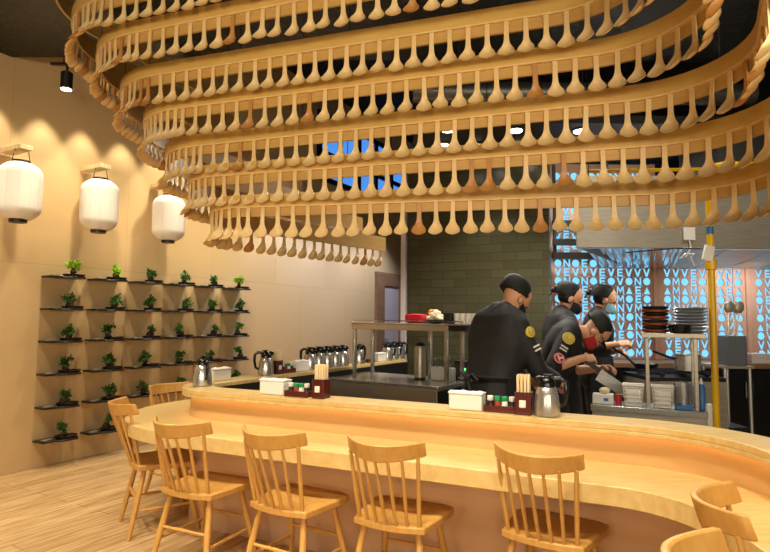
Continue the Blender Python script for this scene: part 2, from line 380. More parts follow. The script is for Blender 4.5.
# ------------------------------------------------------------------ plant shelves on the wall
def make_shelf():
    t = thing('wall_shelf', 'x', 'shelf', group='black plant shelves')
    MB().prism([(-.19, 0), (.18, 0), (.19, -.16), (.15, -.22), (.0, -.22), (-.06, -.165), (-.19, -.155)], 0, .018).build('board', 'shelf', t, bev=.003)
    tr = MB()
    tr.lathe([(.06, .0185), (.1, .0185), (.118, .042), (.11, .042), (.094, .026), (.06, .026)], (.08, -.125, 0), 22, sx=1, sy=.75)
    tr.build('dish', 'shelf', t)
    tag(MB().box((-.11, -.11, .023), (.11, .05, .009), rz=.2).build('slate', 'steelw', t, bev=.002), 'pale slate slip')
    return t
def make_plant(bright, seed):  # bright: leaves coloured as if strongly lit from above
    r = random.Random(seed); t = thing('potted_plant', 'x', 'plant', group='small plants on the wall shelves')
    mb = MB()
    for i in range(7):
        a = r.uniform(0, 6.28); q = r.uniform(0, .03); mb.ell((q * math.cos(a), q * .7 * math.sin(a), .014 + r.uniform(0, .035)), (r.uniform(.02, .035), r.uniform(.018, .028), r.uniform(.014, .028)), 8)
    mb.build('root_ball', 'soil', t)
    st = MB(); lf = MB(); h = r.uniform(.085, .12)
    for i in range(9 if bright else 9):
        a = r.uniform(0, 6.28); s = r.uniform(.01, .06); top = Vector((s * math.cos(a), s * .8 * math.sin(a), h + r.uniform(-.02, .05)))
        st.tube([(0, 0, .03), (top.x * .3, top.y * .3, top.z * .6), top], [.006, .004, .002], 5)
        for j in range(16 if bright else 12):
            b = r.uniform(0, 6.28); e = r.uniform(-.5, 1.2); d = Vector((math.cos(b) * math.cos(e), math.sin(b) * math.cos(e), math.sin(e)))
            L = r.uniform(.03, .05); s0 = top - Vector((0, 0, r.uniform(0, .035))); side = d.cross(Vector((r.random(), r.random(), r.random()))).normalized() * r.uniform(.010, .016); up = d.cross(side).normalized() * .004
            lf.add([s0, s0 + d * L * .5 + side + up, s0 + d * L, s0 + d * L * .5 - side + up], [(0, 1, 2, 3)])
    st.build('stem', 'soil', t); lf.build('foliage', 'leaflit' if bright else 'leafd', t, smooth=0)
    return t
sp = make_shelf(); sfirst = True
pp = {}
COLN = ['leftmost', 'second', 'third', 'fourth', 'fifth', 'rightmost']; ROWN = ['top row', 'second row down', 'third row down', 'fourth row down', 'fifth row down', 'bottom row']
for c in range(6):
    for r_ in range(6):
        if c >= 2 and r_ == 5: continue
        t0 = -.1 + c * .455; x, y = wallp(t0, .0); z = 1.775 - .307 * r_
        o = sp if sfirst else copy_tree(sp); sfirst = False
        o.location = (x, y, z); o.rotation_euler = (0, 0, WRZ); o.scale = (.9, 1, 1); o['label'] = f'black wall shelf in the {COLN[c]} column of the plant wall, {ROWN[r_]}'
        kind = (r_ == 0 and c in (0, 1, 5)); key = (kind, rnd.randrange(5))
        if key not in pp: pl = pp[key] = make_plant(kind, 11 + key[1] + 20 * kind)
        else: pl = copy_tree(pp[key])
        px = rnd.uniform(.0, .07)
        x, y = wallp(t0 + px, .12); pl.location = (x, y, z + .027); pl.rotation_euler = (0, 0, rnd.uniform(0, 6.28)); s = rnd.uniform(.88, 1.0); pl.scale = (s, s, s)
        pl['label'] = f'small {"brightly lit lime green" if kind else "dark green"} plant on the {COLN[c]} shelf column, {ROWN[r_]}'
# ------------------------------------------------------------------ paper lanterns on the wall
def make_lantern():
    t = thing('paper_lantern', 'x', 'lantern', group='white paper lanterns')
    prof = []; n = 26; H2 = .27; Rr = .188
    for i in range(n * 2 + 1):
        q = i / (2 * n); z = -H2 + 2 * H2 * q; e = abs(q * 2 - 1)
        r = Rr * (1 - max(0, (e - .55) / .45) ** 2.4 * .48) + (.0035 if i % 2 else -.0015); prof.append((r, z))
    MB().lathe(prof, n=32).build('paper_shade', 'paper', t, 70)
    MB().lathe([(.075, -.30), (.078, -.272), (.078, -.262)], n=24).build('bottom_ring', 'black', t)
    MB().lathe([(.085, .262), (.085, .272), (.08, .295)], n=24).build('top_ring', 'black', t)
    rb = MB()
    for k in range(12):
        a = k * math.pi / 6
        rb.tube([(math.cos(a) * (r + .0015), math.sin(a) * (r + .0015), z) for r, z in prof[::4]], .0022, 4)
    rb.build('rib', 'doorw', t)
    hb = MB().tube([(-.085, 0, .28), (-.06, 0, .40), (.06, 0, .40), (.085, 0, .28)], .004, 6); hb.build('hanger', 'black', t)
    br = MB().box((0, .1, .42), (.12, .36, .045)); br.build('bracket_arm', 'chop', t, bev=.003)
    return t
lan = make_lantern()
for i, (t0, z, lab) in enumerate([(-.64, 2.50, 'white paper lantern cut by the left edge of the picture'), (.105, 2.51, 'white paper lantern with black rings, in the middle of three on the wall'), (.93, 2.51, 'white paper lantern nearest the spoon chandelier, ribbed and partly covered')]):
    o = lan if i == 0 else copy_tree(lan)
    x, y = wallp(t0, .27); o.location = (x, y, z); o.rotation_euler = (0, 0, WRZ); o['label'] = lab; o.scale = (.92, .92, .92)
# ------------------------------------------------------------------ things on the bar ledge
VRZ = math.atan2(V[1], V[0])
def make_jug():
    t = thing('thermos_jug', 'x', 'jug', group='steel thermos jugs')
    MB().lathe([(.058, 0), (.067, .004), (.068, .02), (.066, .06), (.059, .11), (.049, .145), (.043, .15)], n=24).build('body', 'steel', t, 40)
    ld = MB().lathe([(.043, .149), (.047, .152), (.046, .17), (.038, .19), (.026, .203), (.01, .208)], n=20)
    ld.tube([(.02, 0, .185), (.05, 0, .187), (.062, 0, .178)], [.02, .016, .009], 8); ld.build('lid', 'blackgloss', t, 40)
    MB().tube([(-.036, 0, .19), (-.07, 0, .196), (-.098, 0, .175), (-.1, 0, .12), (-.088, 0, .065), (-.06, 0, .05)], [.011, .011, .0105, .010, .009, .008], 8, flat=1.3).build('handle', 'blackgloss', t, 50)
    MB().box((-.01, 0, .211), (.05, .022, .008)).build('thumb_lever', 'black', t, bev=.002)
    return t
ZL = .9205
def LRUN(s, o=0): return (-1.30 + .5 * s + o * -.866, 4.40 + .866 * s + o * .5)
jug = make_jug()
JUGS = [((.85, 2.965), 2.75, 'steel thermos jug with black lid on the front ledge, right of the chopstick box'),
        ((-1.315, 4.10), 2.2, 'steel thermos jug with black handle at the rounded left corner of the ledge'),
        (LRUN(.559), .3, 'steel thermos jug beside the far chopstick box on the left run of the ledge')]
five = ['first from the left', 'second from the left', 'third from the left', 'fourth from the left', 'fifth from the left']
for s, w in zip((1.175, 1.315, 1.455, 1.595, 1.735), five): JUGS.append((LRUN(s), -.35, f'steel thermos jug, {w} in the row of five on the left run'))
JUGS.append((LRUN(2.05), 2.3, 'steel thermos jug standing alone, seen through the left posts of the steel shelf'))
for s, w in zip((2.67, 2.82, 2.97), ('left one', 'middle one', 'right one')): JUGS.append((LRUN(s), 2.7, f'steel thermos jug, {w} of the last three before the tiled wall'))
for i, ((x, y), a, lab) in enumerate(JUGS):
    o = jug if i == 0 else copy_tree(jug)
    o.location = (x, y, ZL); o.rotation_euler = (0, 0, a); o['label'] = lab
def make_napkins():
    t = thing('napkin_box', 'x', 'napkin holder', group='white napkin boxes')
    MB().box((0, 0, .045), (.185, .10, .09)).build('holder', 'white', t, bev=.008)
    nb = MB(); n = 9; vs = []
    for i in range(n):
        for j in range(6):
            x = -.095 + .19 * i / (n - 1); y = -.055 + .11 * j / 5
            vs.append((x, y, .094 + .012 * (1 - abs(y) / .055) * (.6 + .4 * math.sin(i * 1.7 + j)) + .002 * math.sin(i * 2.9)))
    k = len(vs); vs += [(v[0], v[1], .0905) for v in vs]
    fs = [(i * 6 + j, (i + 1) * 6 + j, (i + 1) * 6 + j + 1, i * 6 + j + 1) for i in range(n - 1) for j in range(5)]
    fs += [tuple(q + k for q in f[::-1]) for f in fs]
    edge = [i * 6 for i in range(n)] + [(n - 1) * 6 + j for j in range(1, 6)] + [i * 6 + 5 for i in range(n - 2, -1, -1)] + [j for j in range(4, 0, -1)]
    fs += [(edge[i], edge[(i + 1) % len(edge)], edge[(i + 1) % len(edge)] + k, edge[i] + k) for i in range(len(edge))]
    nb.add(vs, fs).build('napkin_stack', 'napkin', t, 50)
    return t
nap = make_napkins()
for i, ((x, y), a, lab) in enumerate([((-.705, 3.69), VRZ, 'white napkin box on the front ledge, left of the left condiment tray'), ((.462, 3.145), VRZ, 'white napkin box on the front ledge, in front of the chef seen from behind'),
        (LRUN(.03, .02), 1.05, 'white napkin box behind the corner jug on the left ledge'), (LRUN(1.007), 1.05, 'white napkin box left of the row of five jugs'), (LRUN(2.47), 1.05, 'white napkin box near the far end of the left ledge')]):
    o = nap if i == 0 else copy_tree(nap)
    o.location = (x, y, ZL); o.rotation_euler = (0, 0, a); o['label'] = lab
def make_tray():
    t = thing('condiment_tray', 'x', 'tray', group='red brown condiment trays')
    m = MB(); m.box((0, 0, .006), (.17, .075, .012))
    for sy in (-1, 1): m.box((0, sy * .034, .024), (.17, .007, .026))
    for sx in (-1, 1): m.box((sx * .0815, 0, .024), (.007, .061, .026))
    m.build('tray_body', 'lacquer', t, bev=.002); return t
def make_jar(kind):
    t = thing('condiment_jar', 'x', 'jar', group='small condiment jars')
    body = {'green': 'rlid', 'white': 'dark', 'greenw': 'white'}[kind]; lid = {'green': 'green', 'white': 'white', 'greenw': 'green'}[kind]
    MB().lathe([(.014, 0), (.0165, .003), (.0165, .042), (.013, .047)], n=14).build('glass_body', body, t)
    MB().lathe([(.0165, .0465), (.0175, .048), (.0175, .068), (.015, .071)], n=14).build('screw_lid', lid, t); return t
def make_chopbox():
    t = thing('chopstick_box', 'x', 'chopstick holder', group='red brown chopstick boxes')
    m = MB(); m.box((0, 0, .006), (.085, .085, .012))
    for s in (-1, 1): m.box((s * .039, 0, .065), (.007, .085, .106)); m.box((0, s * .039, .065), (.071, .007, .106))
    m.build('box_body', 'lacquer', t, bev=.002)
    tag(MB().box((0, -.047, .058), (.034, .008, .038)).build('paper_slip_holder', 'white', t, bev=.002), 'small white holder on the front')
    return t
def make_chop():
    o = MB().lathe([(.005, 0), (.006, .01), (.0068, .19), (.0055, .194)], n=6).build('chopstick', 'chop'); return tag(o, 'x', 'chopstick', 'chopsticks')
SETS = [((-.54, 3.592), (-.392, 3.53), VRZ, 'left', 'on the front ledge beside the left napkin box'), ((.632, 3.068), (.742, 3.005), VRZ, 'right', 'on the front ledge beside the steel jug'), (LRUN(.825, -.01), LRUN(.69), 1.05, 'far', 'on the left run of the ledge'), ]
tr0 = make_tray(); ch0 = make_chopbox(); jars = {k: make_jar(k) for k in ('green', 'white', 'greenw')}; jused = set(); cs0 = make_chop(); cused = False
for i, ((x, y), (cx, cy), a, nm, where) in enumerate(SETS):
    o = tr0 if i == 0 else copy_tree(tr0); o.location = (x, y, ZL); o.rotation_euler = (0, 0, a); o['label'] = f'red brown condiment tray {where}'
    for j, (k, lx) in enumerate((('white', -.058), ('green', -.018), ('greenw', .02), ('white', .06))):
        q = jars[k] if k not in jused else copy_tree(jars[k]); jused.add(k)
        q.location = (x + lx * math.cos(a), y + lx * math.sin(a), ZL + .0125)
        q['label'] = {0: 'white capped jar at the left end of', 1: 'green capped jar of red paste in', 2: 'green capped pale jar in', 3: 'white capped jar at the right end of'}[j] + f' the {nm} condiment tray'
    o = ch0 if i == 0 else copy_tree(ch0); o.location = (cx, cy, ZL); o.rotation_euler = (0, 0, a); o['label'] = f'red brown chopstick box {where}'
    for r_ in range(4):
        for c in range(4):
            s = cs0 if not cused else cs0.copy()
            if cused: COL.objects.link(s)
            cused = True
            lx, ly = -.026 + .0173 * c, -.026 + .0173 * r_
            s.location = (cx + lx * math.cos(a) - ly * math.sin(a), cy + lx * math.sin(a) + ly * math.cos(a), ZL + .0125); s.rotation_euler = (R(rnd.uniform(-1, 1)), R(rnd.uniform(-1, 1)), 0)
            s['label'] = f'pale wooden chopstick standing in the {nm} red brown box'; s['group'] = f'chopsticks in the {nm} box'
tag(MB().box((0, 0, .02), (.15, .07, .04)).build('lacquer_box', 'lacquer', bev=.003, loc=(*LRUN(2.26), ZL)), 'dark red brown box between the lone jug and the far napkin box', 'box').rotation_euler = (0, 0, 1.05)

# ------------------------------------------------------------------ steel station with shelf
A = math.atan2(-.57, .82)
S = thing('steel_serving_station', 'steel kitchen counter with a posted overshelf, left of the chef seen from behind', 'kitchen counter', (.442, 4.726, 0), A)
MB().box((-.62, .35, .43), (1.24, .7, .78)).build('cabinet_body', 'steelw', S, bev=.004)
MB().box((-.62, .35, .835), (1.26, .72, .03)).build('worktop', 'steel', S, bev=.004)
tag(MB().box((.006, .35, .43), (.012, .68, .76)).build('side_panel', 'cab', S), 'black side panel')
for x in (-1.2, -.6, -.06):
    for y in (.06, .64): MB().tube([(x, y, 0), (x, y, .045)], .02, 8).build('foot', 'black', S)
for x, y in ((-1.06, .24), (-.04, .24), (-1.06, .54), (-.04, .54), (-.38, .54)): MB().box((x, y, 1.108), (.032, .032, .515)).build('post', 'steel', S, bev=.003)
tag(MB().box((.07, .39, 1.335), (.17, .34, .05)).build('side_ledge', 'black', S), 'black end of the shelf'); MB().box((-.55, .39, 1.335), (1.07, .34, .055)).build('shelf_frame', 'steel', S, bev=.003)
MB().box((-.46, .39, 1.367), (1.25, .36, .008)).build('shelf_top', 'steelw', S)
gr = MB()
for z, y in ((1.395, .215), (1.395, .565)): gr.tube([(-1.07, y, 1.395), (.13, y, 1.395)], .004, 6)
for x in (-1.07, -.64, -.26, .13):
    for y in (.215, .565): gr.tube([(x, y, 1.37), (x, y, 1.397)], .004, 6)
gr.build('guard_rail', 'chrome', S)
def sp_(x, y): return (.442 + .82 * x + .57 * y, 4.726 - .57 * x + .82 * y)
def put(o, x, y, z, rz=0): o.location = (*sp_(x, y), z); o.rotation_euler = (0, 0, A + rz); return o
m = MB()
for i, (z, w) in enumerate(((.016, .19), (.045, .2), (.074, .185))): m.ell((0, 0, z), (w / 2, .075, .0155), 16)
m.box((0, 0, .045), (.18, .11, .07)); put(tag(m.build('folded_cloth', 'redcloth', bev=.006), 'folded bright red cloth on the left of the steel overshelf', 'cloth'), -.43, .36, 1.3735)
b = thing('snack_bowl', 'dark bowl heaped with pale puffed snacks on the overshelf', 'bowl'); put(b, -.225, .38, 1.3715)
MB().lathe([(.05, 0), (.085, .015), (.1, .035), (.095, .035), (.08, .02), (.03, .012)], n=20).build('bowl', 'black', b)
m = MB(); r9 = random.Random(3)
for i in range(44):
    q = r9.uniform(0, .085); a = r9.uniform(0, 6.28); m.ell((q * math.cos(a), q * math.sin(a), .035 + (.1 - q) * r9.uniform(.2, 1)), (.022, .02, .018), 8)
tag(m.build('snacks', 'pop', b), kind='stuff')
b = thing('drink_cup', 'cup with an orange lid behind the puffed snacks', 'cup'); put(b, -.34, .5, 1.3715)
MB().lathe([(.03, 0), (.034, .06), (.036, .085)], n=16).build('cup_body', 'redcloth', b); MB().lathe([(.037, .086), (.037, .1), (.03, .125), (.012, .135)], n=16).build('cup_lid', 'orange', b)
put(tag(MB().box((0, 0, .05), (.075, .1, .1)).build('black_caddy', 'black', bev=.004), 'small black box beside the puffed snacks on the overshelf', 'box'), -.075, .36, 1.3715)
cup0 = None
for r_ in range(2):
    for c in range(4):
        if cup0 is None: o = cup0 = MB().lathe([(.018, 0), (.021, .002), (.027, .095), (.025, .095), (.018, .008)], n=14).build('white_cup', 'white')
        else: o = cup0.copy(); COL.objects.link(o)
        tag(o, f'small white cup in the {"front" if r_ == 0 else "back"} row, {["first", "second", "third", "last"][c]} from the black box', 'cup', 'white cups on the overshelf')
        put(o, -.005 + .056 * c - .04 * r_, .36 + .11 * r_, 1.3715)
m = MB().lathe([(.05, 0), (.054, .004), (.054, .02)], n=20); b = thing('steel_flask', 'tall brown steel flask with black handle under the overshelf', 'flask'); put(b, -.42, .42, .8505, -1.2)
m.build('base', 'black', b); MB().lathe([(.053, .02), (.053, .29), (.045, .31)], n=24).build('body', 'steelw', b); MB().lathe([(.046, .31), (.04, .335), (.015, .345)], n=20).build('lid', 'blackgloss', b)
MB().tube([(-.05, 0, .29), (-.1, 0, .285), (-.105, 0, .2), (-.095, 0, .13)], .010, 8).build('handle', 'blackgloss', b)
put(tag(MB().box((0, 0, .06), (.22, .09, .12)).build('white_tub', 'white', bev=.01), 'low white tub under the right of the overshelf', 'tub'), -.2, .47, .8505)
gl0 = None
for c in range(3):
    if gl0 is None: o = gl0 = MB().lathe([(.02, 0), (.022, .001), (.028, .1), (.0265, .1), (.0205, .006)], n=14).build('drinking_glass', 'glass')
    else: o = gl0.copy(); COL.objects.link(o)
    tag(o, f'clear glass on the white tub, {["left", "middle", "right"][c]} one of three', 'glass', 'glasses on the white tub'); put(o, -.265 + .065 * c, .47, .971)
b = thing('card_terminal', 'black counter appliance with a green indicator light beside the chef seen from behind', 'appliance'); put(b, -.075, .62, .8505)
MB().box((0, 0, .09), (.13, .1, .18)).build('housing', 'cab', b, bev=.006); MB().ell((.045, -.052, .1), (.016, .006, .016), 12).build('indicator_light', 'greenlight', b)

# ------------------------------------------------------------------ prep counter with overshelf
P = thing('prep_counter', 'stainless prep counter with a small overshelf of plates, beside the bending chef', 'kitchen counter', (1.38, 3.766, 0), VRZ)
MB().box((.33, .125, .41), (.66, .23, .82)).build('cabinet_body', 'steelw', P, bev=.003); MB().box((.33, .125, .84), (.68, .26, .04)).build('worktop', 'steel', P, bev=.004)
for x in (.34, .615):
    for y in (.02, .225): MB().box((x, y, 1.09), (.022, .022, .46)).build('post', 'steelw', P, bev=.002)
MB().box((.49, .1, 1.325), (.36, .32, .03)).build('shelf_top', 'steelw', P, bev=.003)
def pp_(x, y): return (1.38 + .912 * x + .41 * y, 3.766 - .41 * x + .912 * y)
def pput(o, x, y, z, rz=0): o.location = (*pp_(x, y), z); o.rotation_euler = (0, 0, VRZ + rz); return o
ordn = ['bottom', 'second', 'third', 'top']
zp = None
for i in range(4):
    if zp is None:
        zp = thing('sizzle_plate', 'x', 'plate', group='iron plates on wooden underliners')
        MB().lathe([(.06, 0), (.082, .006), (.084, .02), (.07, .022)], n=24).build('wooden_underliner', 'copper', zp); MB().lathe([(.06, .0225), (.074, .026), (.08, .042), (.075, .042), (.068, .03)], n=24).build('iron_dish', 'black', zp); o = zp
    else: o = copy_tree(zp)
    o['label'] = f'black iron plate on a red brown wooden underliner, {ordn[i]} of the left stack'; pput(o, .395, .1, 1.341 + .043 * i)
pl0 = None; ord8 = ['bottom', 'second', 'third', 'fourth', 'fifth', 'sixth', 'seventh', 'top']
for i in range(8):
    if pl0 is None: o = pl0 = MB().lathe([(.07, 0), (.08, .002), (.108, .017), (.106, .02), (.078, .006), (.02, .004)], n=28).build('steel_plate', 'plate')
    else: o = pl0.copy(); COL.objects.link(o)
    tag(o, f'silver plate, {ord8[i]} from below in the right hand plate stack' if i not in (0, 7) else f'silver plate at the {ord8[i]} of the right hand plate stack', 'plate', 'silver plates on the prep overshelf'); pput(o, .6, .16, 1.341 + .0205 * i)
pput(tag(MB().lathe([(.045, 0), (.062, .006), (.066, .05), (.062, .052), (.05, .01)], n=22).build('black_bowl', 'blackgloss'), 'low black bowl in front of the silver plate stack', 'bowl'), .53, .0, 1.341)
def basket():
    o = thing('white_basket', 'x', 'basket', group='white perforated baskets'); m = MB(); n = 9; w0, d0, w1, d1, h = .1, .075, .125, .1, .13
    for s in (-1, 1):
        for i in range(n):
            u = -1 + 2 * i / (n - 1)
            m.tube([(u * w0 / 2, s * d0 / 2, 0), (u * w1 / 2, s * d1 / 2, h)], .0042, 4); m.tube([(s * w0 / 2, u * d0 / 2, 0), (s * w1 / 2, u * d1 / 2, h)], .0042, 4)
    for k in range(6):
        q = k / 5; w, d = w0 + (w1 - w0) * q, d0 + (d1 - d0) * q; z = h * q; r = .007 if k == 5 else .0042
        c = [(-w / 2, -d / 2, z), (w / 2, -d / 2, z), (w / 2, d / 2, z), (-w / 2, d / 2, z), (-w / 2, -d / 2, z)]
        m.tube(c, r, 5)
    m.box((0, 0, .003), (w0, d0, .006)); m.build('lattice_wall', 'white', o); MB().box((0, 0, .055), (.088, .066, .09)).build('contents', 'napkin', o, bev=.01); return o
k0 = basket(); k0['label'] = 'white perforated basket on the prep counter, left of the shelf post'; pput(k0, .252, .07, .867)
k1 = copy_tree(k0); k1['label'] = 'white perforated basket under the prep overshelf'; pput(k1, .425, .07, .867)
b = thing('tissue_box', 'white box with a blue print beneath the chef\'s knife', 'box'); pput(b, .065, .1, .8605)
MB().box((0, 0, .032), (.13, .09, .064)).build('carton', 'white', b, bev=.004); MB().box((.02, -.046, .03), (.03, .003, .02)).build('blue_mark', 'blues', b)
pput(tag(MB().ell((0, 0, .022), (.035, .026, .022)).build('ginger_root', 'cream'), 'pale lump of ginger lying on the white box', 'vegetable'), .075, .09, .9245)
b = thing('red_jar', 'small red jar between the white box and the white basket', 'jar'); pput(b, .16, .1, .8605); MB().lathe([(.02, 0), (.022, .05)], n=14).build('jar_body', 'red', b); MB().lathe([(.023, .0505), (.023, .065), (.015, .068)], n=14).build('jar_lid', 'rlid', b)
pput(tag(MB().lathe([(.045, 0), (.05, .003), (.05, .16), (.047, .162), (.047, .02)], n=24).build('steel_canister', 'steel'), 'tall open steel canister under the prep overshelf', 'canister'), .545, .145, .8605)
pput(tag(MB().box((0, 0, .015), (.1, .06, .03)).build('blue_tray', 'blues', bev=.004), 'small blue tray in front of the steel canister', 'tray'), .545, .045, .8605)
b = thing('squeeze_bottle', 'blue squeeze bottle at the right end of the prep counter', 'bottle'); pput(b, .645, .08, .8605); MB().lathe([(.02, 0), (.024, .004), (.024, .14), (.012, .16)], n=14).build('bottle_body', 'blues', b); MB().lathe([(.012, .161), (.012, .17), (.004, .2)], n=12).build('nozzle', 'white', b)
u = MB(); u.tube([(2.035, 3.56, 0), (2.035, 3.56, .9)], .022, 10); o = tag(u.build('floor_post', 'white'), 'short white post standing left of the yellow pipe', 'post')

# ------------------------------------------------------------------ yellow gas pipe, boxes on the hood
g = thing('gas_pipe', 'bright yellow gas pipe rising from the kitchen floor and turning right under the spoons', 'pipe', (2.105, 3.6, 0))
MB().tube([(0, 0, .0), (0, 0, 2.34), (.01, 0, 2.39), (.05, 0, 2.43), (.1, 0, 2.44), (3.2, .3, 2.5)], .0215, 12).build('pipe_run', 'yellow', g)
MB().tube([(0, 0, 2.41), (-.8, .05, 2.40)], .012, 10).build('branch_pipe', 'yellow', g)
for z in (1.78,): MB().lathe([(.0215, z - .035), (.032, z - .03), (.034, z), (.032, z + .03), (.0215, z + .035)], n=14).build('coupling', 'yellow', g)
tag(MB().lathe([(.0225, 1.98), (.0225, 2.03)], n=14).build('tape_band', 'blues', g), 'blue tape')
MB().lathe([(.05, 0), (.05, .02), (.024, .05)], n=14).build('floor_flange', 'yellow', g)
b = thing('pipe_sensor', 'white angled sensor clamped to the yellow pipe', 'sensor', (2.065, 3.558, 1.85)); MB().box((0, 0, 0), (.06, .025, .1), X=Matrix.Rotation(.25, 4, 'Y')).build('case', 'white', b, bev=.004)
MB().tube([(-.01, 0, .03), (-.06, .3, .07), (-.1, .98, .12)], .006, 6).build('arm', 'black', b)

# ------------------------------------------------------------------ extractor hood
Hd = thing('extractor_hood', 'long stainless extractor hood above the kitchen range', 'extractor hood', (1.62, 4.7, 0))
MB().box((1.5, .008, 2.33), (3.0, .016, .6)).build('front_panel', 'steelw', Hd, bev=.002)
MB().prism([(0, .017), (.016, .017), (1.116, 1.66), (1.1, 1.66)], 2.03, 2.63).build('side_panel', 'steelw', Hd); MB().box((2.992, .85, 2.33), (.016, 1.66, .6)).build('side_panel', 'steelw', Hd)
MB().prism([(0, 0), (3.0, 0), (3.0, 1.68), (1.1, 1.68)], 2.6305, 2.65).build('top_panel', 'steelw', Hd)
MB().box((1.5, .05, 2.035), (2.97, .06, .012)).build('gutter', 'steel', Hd)
for i in range(6):
    x0 = .03 + i * .49; fl = MB(); sk = .66 * (1 - i / 6)
    def bar_(xa, w, y0, y1, z0, z1): fl.add([(xa + dx + sk * .8 * (y - .1), y, z - .07 * (y - .1)) for z in (z0, z1) for y, dx in ((y0, 0), (y0, w), (y1, w * (1 - .3)), (y1, 0))], [(3, 2, 1, 0), (4, 5, 6, 7), (0, 1, 5, 4), (1, 2, 6, 5), (2, 3, 7, 6), (3, 0, 4, 7)])
    bar_(x0, .48, .09, 1.63, 2.125, 2.133)
    for q in range(9 if i < 2 else 0): bar_(x0 + .015 + q * .0525, .03, .1, 1.6, 2.11, 2.1245)
    fl.build('baffle_filter', 'chrome' if i < 2 else 'steelw', Hd)
MB().box((1.9, .9, 2.99), (.7, .7, .66)).build('exhaust_duct', 'duct', Hd)
b = thing('junction_box', 'white junction box fixed on the hood front with a looped white cable', 'electrical box', (2.56, 4.685, 2.15)); MB().box((0, 0, 0), (.1, .03, .11)).build('case', 'white', b, bev=.005)
MB().tube([(0, -.005, -.055), (.01, -.01, -.12), (-.04, -.015, -.2), (-.09, -.015, -.21), (-.04, -.02, -.17), (.03, -.02, -.17), (.0, -.02, -.2), (.03, -.015, -.27)], .006, 6).build('cable', 'white', b)
# black hanging rack between the tiled wall and the hood
rk = thing('hanging_rack', 'black barred rack hanging before the lattice, left of the hood', 'rack', (2.2, 6.2, 0))
for z in (2.13, 2.28, 2.49, 2.72): MB().box((0, 0, z), (.66, .05, .07)).build('bar', 'black', rk)
for x in (-.3, .3): MB().box((x, .03, 2.72), (.03, .03, 1.19)).build('upright', 'black', rk)

# ------------------------------------------------------------------ cut letter lattice with blue light behind
def glyph(k):
    if k == 'O': return [[(.46 * math.cos(a), .46 * math.sin(a)) for a in (2 * math.pi * i / 14 for i in range(14))]]
    if k == 'V': return [[(-.45, .48), (-.2, .48), (0, -.05), (.2, .48), (.45, .48), (.13, -.48), (-.13, -.48)]]
    if k == 'A': return [[(-.42, -.46), (.42, -.46), (0, .46)]]
    if k == 'E': return [[(-.36, -.48), (.38, -.48), (.38, -.28), (-.12, -.28), (-.12, -.1), (.32, -.1), (.32, .1), (-.12, .1), (-.12, .28), (.38, .28), (.38, .48), (-.36, .48)]]
    if k == 'N': return [[(-.42, -.48), (-.2, -.48), (-.2, .1), (.2, -.48), (.42, -.48), (.42, .48), (.2, .48), (.2, -.1), (-.2, .48), (-.42, .48)]]
    if k == 'M': return [[(-.48, -.48), (-.28, -.48), (-.24, .08), (0, -.42), (.24, .08), (.28, -.48), (.48, -.48), (.42, .48), (.2, .48), (0, .05), (-.2, .48), (-.42, .48)]]
    return [[(-.2, -.2), (.2, -.2), (.2, .2), (-.2, .2)]]
def lattice(name, x0, x1, z0, z1, lab, seed):
    r = random.Random(seed); cu = bpy.data.curves.new('tmp', 'CURVE'); cu.dimensions = '2D'; cu.fill_mode = 'BOTH'; cu.extrude = .008
    def spl(pts):
        s = cu.splines.new('POLY'); s.points.add(len(pts) - 1)
        for q, (x, y) in zip(s.points, pts): q.co = (x, y, 0, 1)
        s.use_cyclic_u = True
    w, h = x1 - x0, z1 - z0; spl([(0, 0), (w, 0), (w, h), (0, h)])
    nc = int((w - .1) / .103); ox = (w - nc * .103) / 2 + .0515; nr = int((h - .04) / .103)
    for c in range(nc):
        odd = c % 2 == 0
        for q in range(nr):
            k = (('O' if q % 2 == 0 else 'VA'[(q // 2 + c) % 2]) if odd else r.choice('ENMEVN'))
            if c and q: spl([(ox - .0515 + c * .103 + a_, .07 - .0515 + q * .103 + b_) for a_, b_ in ((.009, 0), (0, .009), (-.009, 0), (0, -.009))])
            for pl in glyph(k): spl([(ox + c * .103 + x * .096, .07 + q * .103 + y * .096) for x, y in pl])
    tmp = bpy.data.objects.new('tmp', cu); COL.objects.link(tmp); dg = bpy.context.evaluated_depsgraph_get(); dg.update()
    me = bpy.data.meshes.new_from_object(tmp.evaluated_get(dg)); bpy.data.objects.remove(tmp); bpy.data.curves.remove(cu)
    me.name = name; me.materials.clear(); me.materials.append(M['pink'])
    t = thing('letter_screen', lab, 'screen', (x0, 6.5, z0), 0, 'letter cut screens')
    o = bpy.data.objects.new('cut_board', me); COL.objects.link(o); o.parent = t; o.rotation_euler = (R(90), 0, 0)
    tag(MB().box((w / 2, .06, h / 2), (w, .012, h)).build('backlight', 'blue', t), 'glowing blue light panel')
    for x in (.025, w - .025): MB().box((x, -.005, h / 2), (.05, .06, h)).build('frame_post', 'pink', t)
lattice('screen_left', 1.9, 3.16, .975, 3.25, 'blue lit screen of cut letters behind the standing chefs', 1)
lattice('screen_mid', 3.162, 4.23, .975, 2.9, 'blue lit screen of cut letters behind the yellow pipe', 2)
lattice('screen_right', 4.232, 5.6, .975, 2.9, 'blue lit screen of cut letters at the right edge above the black cabinets', 3)
c = thing('back_cabinet', 'row of black base cabinets under the letter screens', 'cabinet', (1.95, 5.95, 0)); MB().box((1.9, .26, .46), (3.8, .5, .92)).build('cabinet_body', 'cab', c)
MB().box((1.9, .26, .947), (3.84, .54, .05)).build('cabinet_top', 'door', c, bev=.004)
for i in range(6):
    dd = MB().box((.33 + i * .63, .002, .48), (.6, .02, .84)).build('cabinet_door', 'blackgloss', c, bev=.003); MB().tube([(.33 + i * .63 + .25, -.022, .78), (.33 + i * .63 + .25, -.022, .62)], .006, 6).build('door_handle', 'steel', dd)
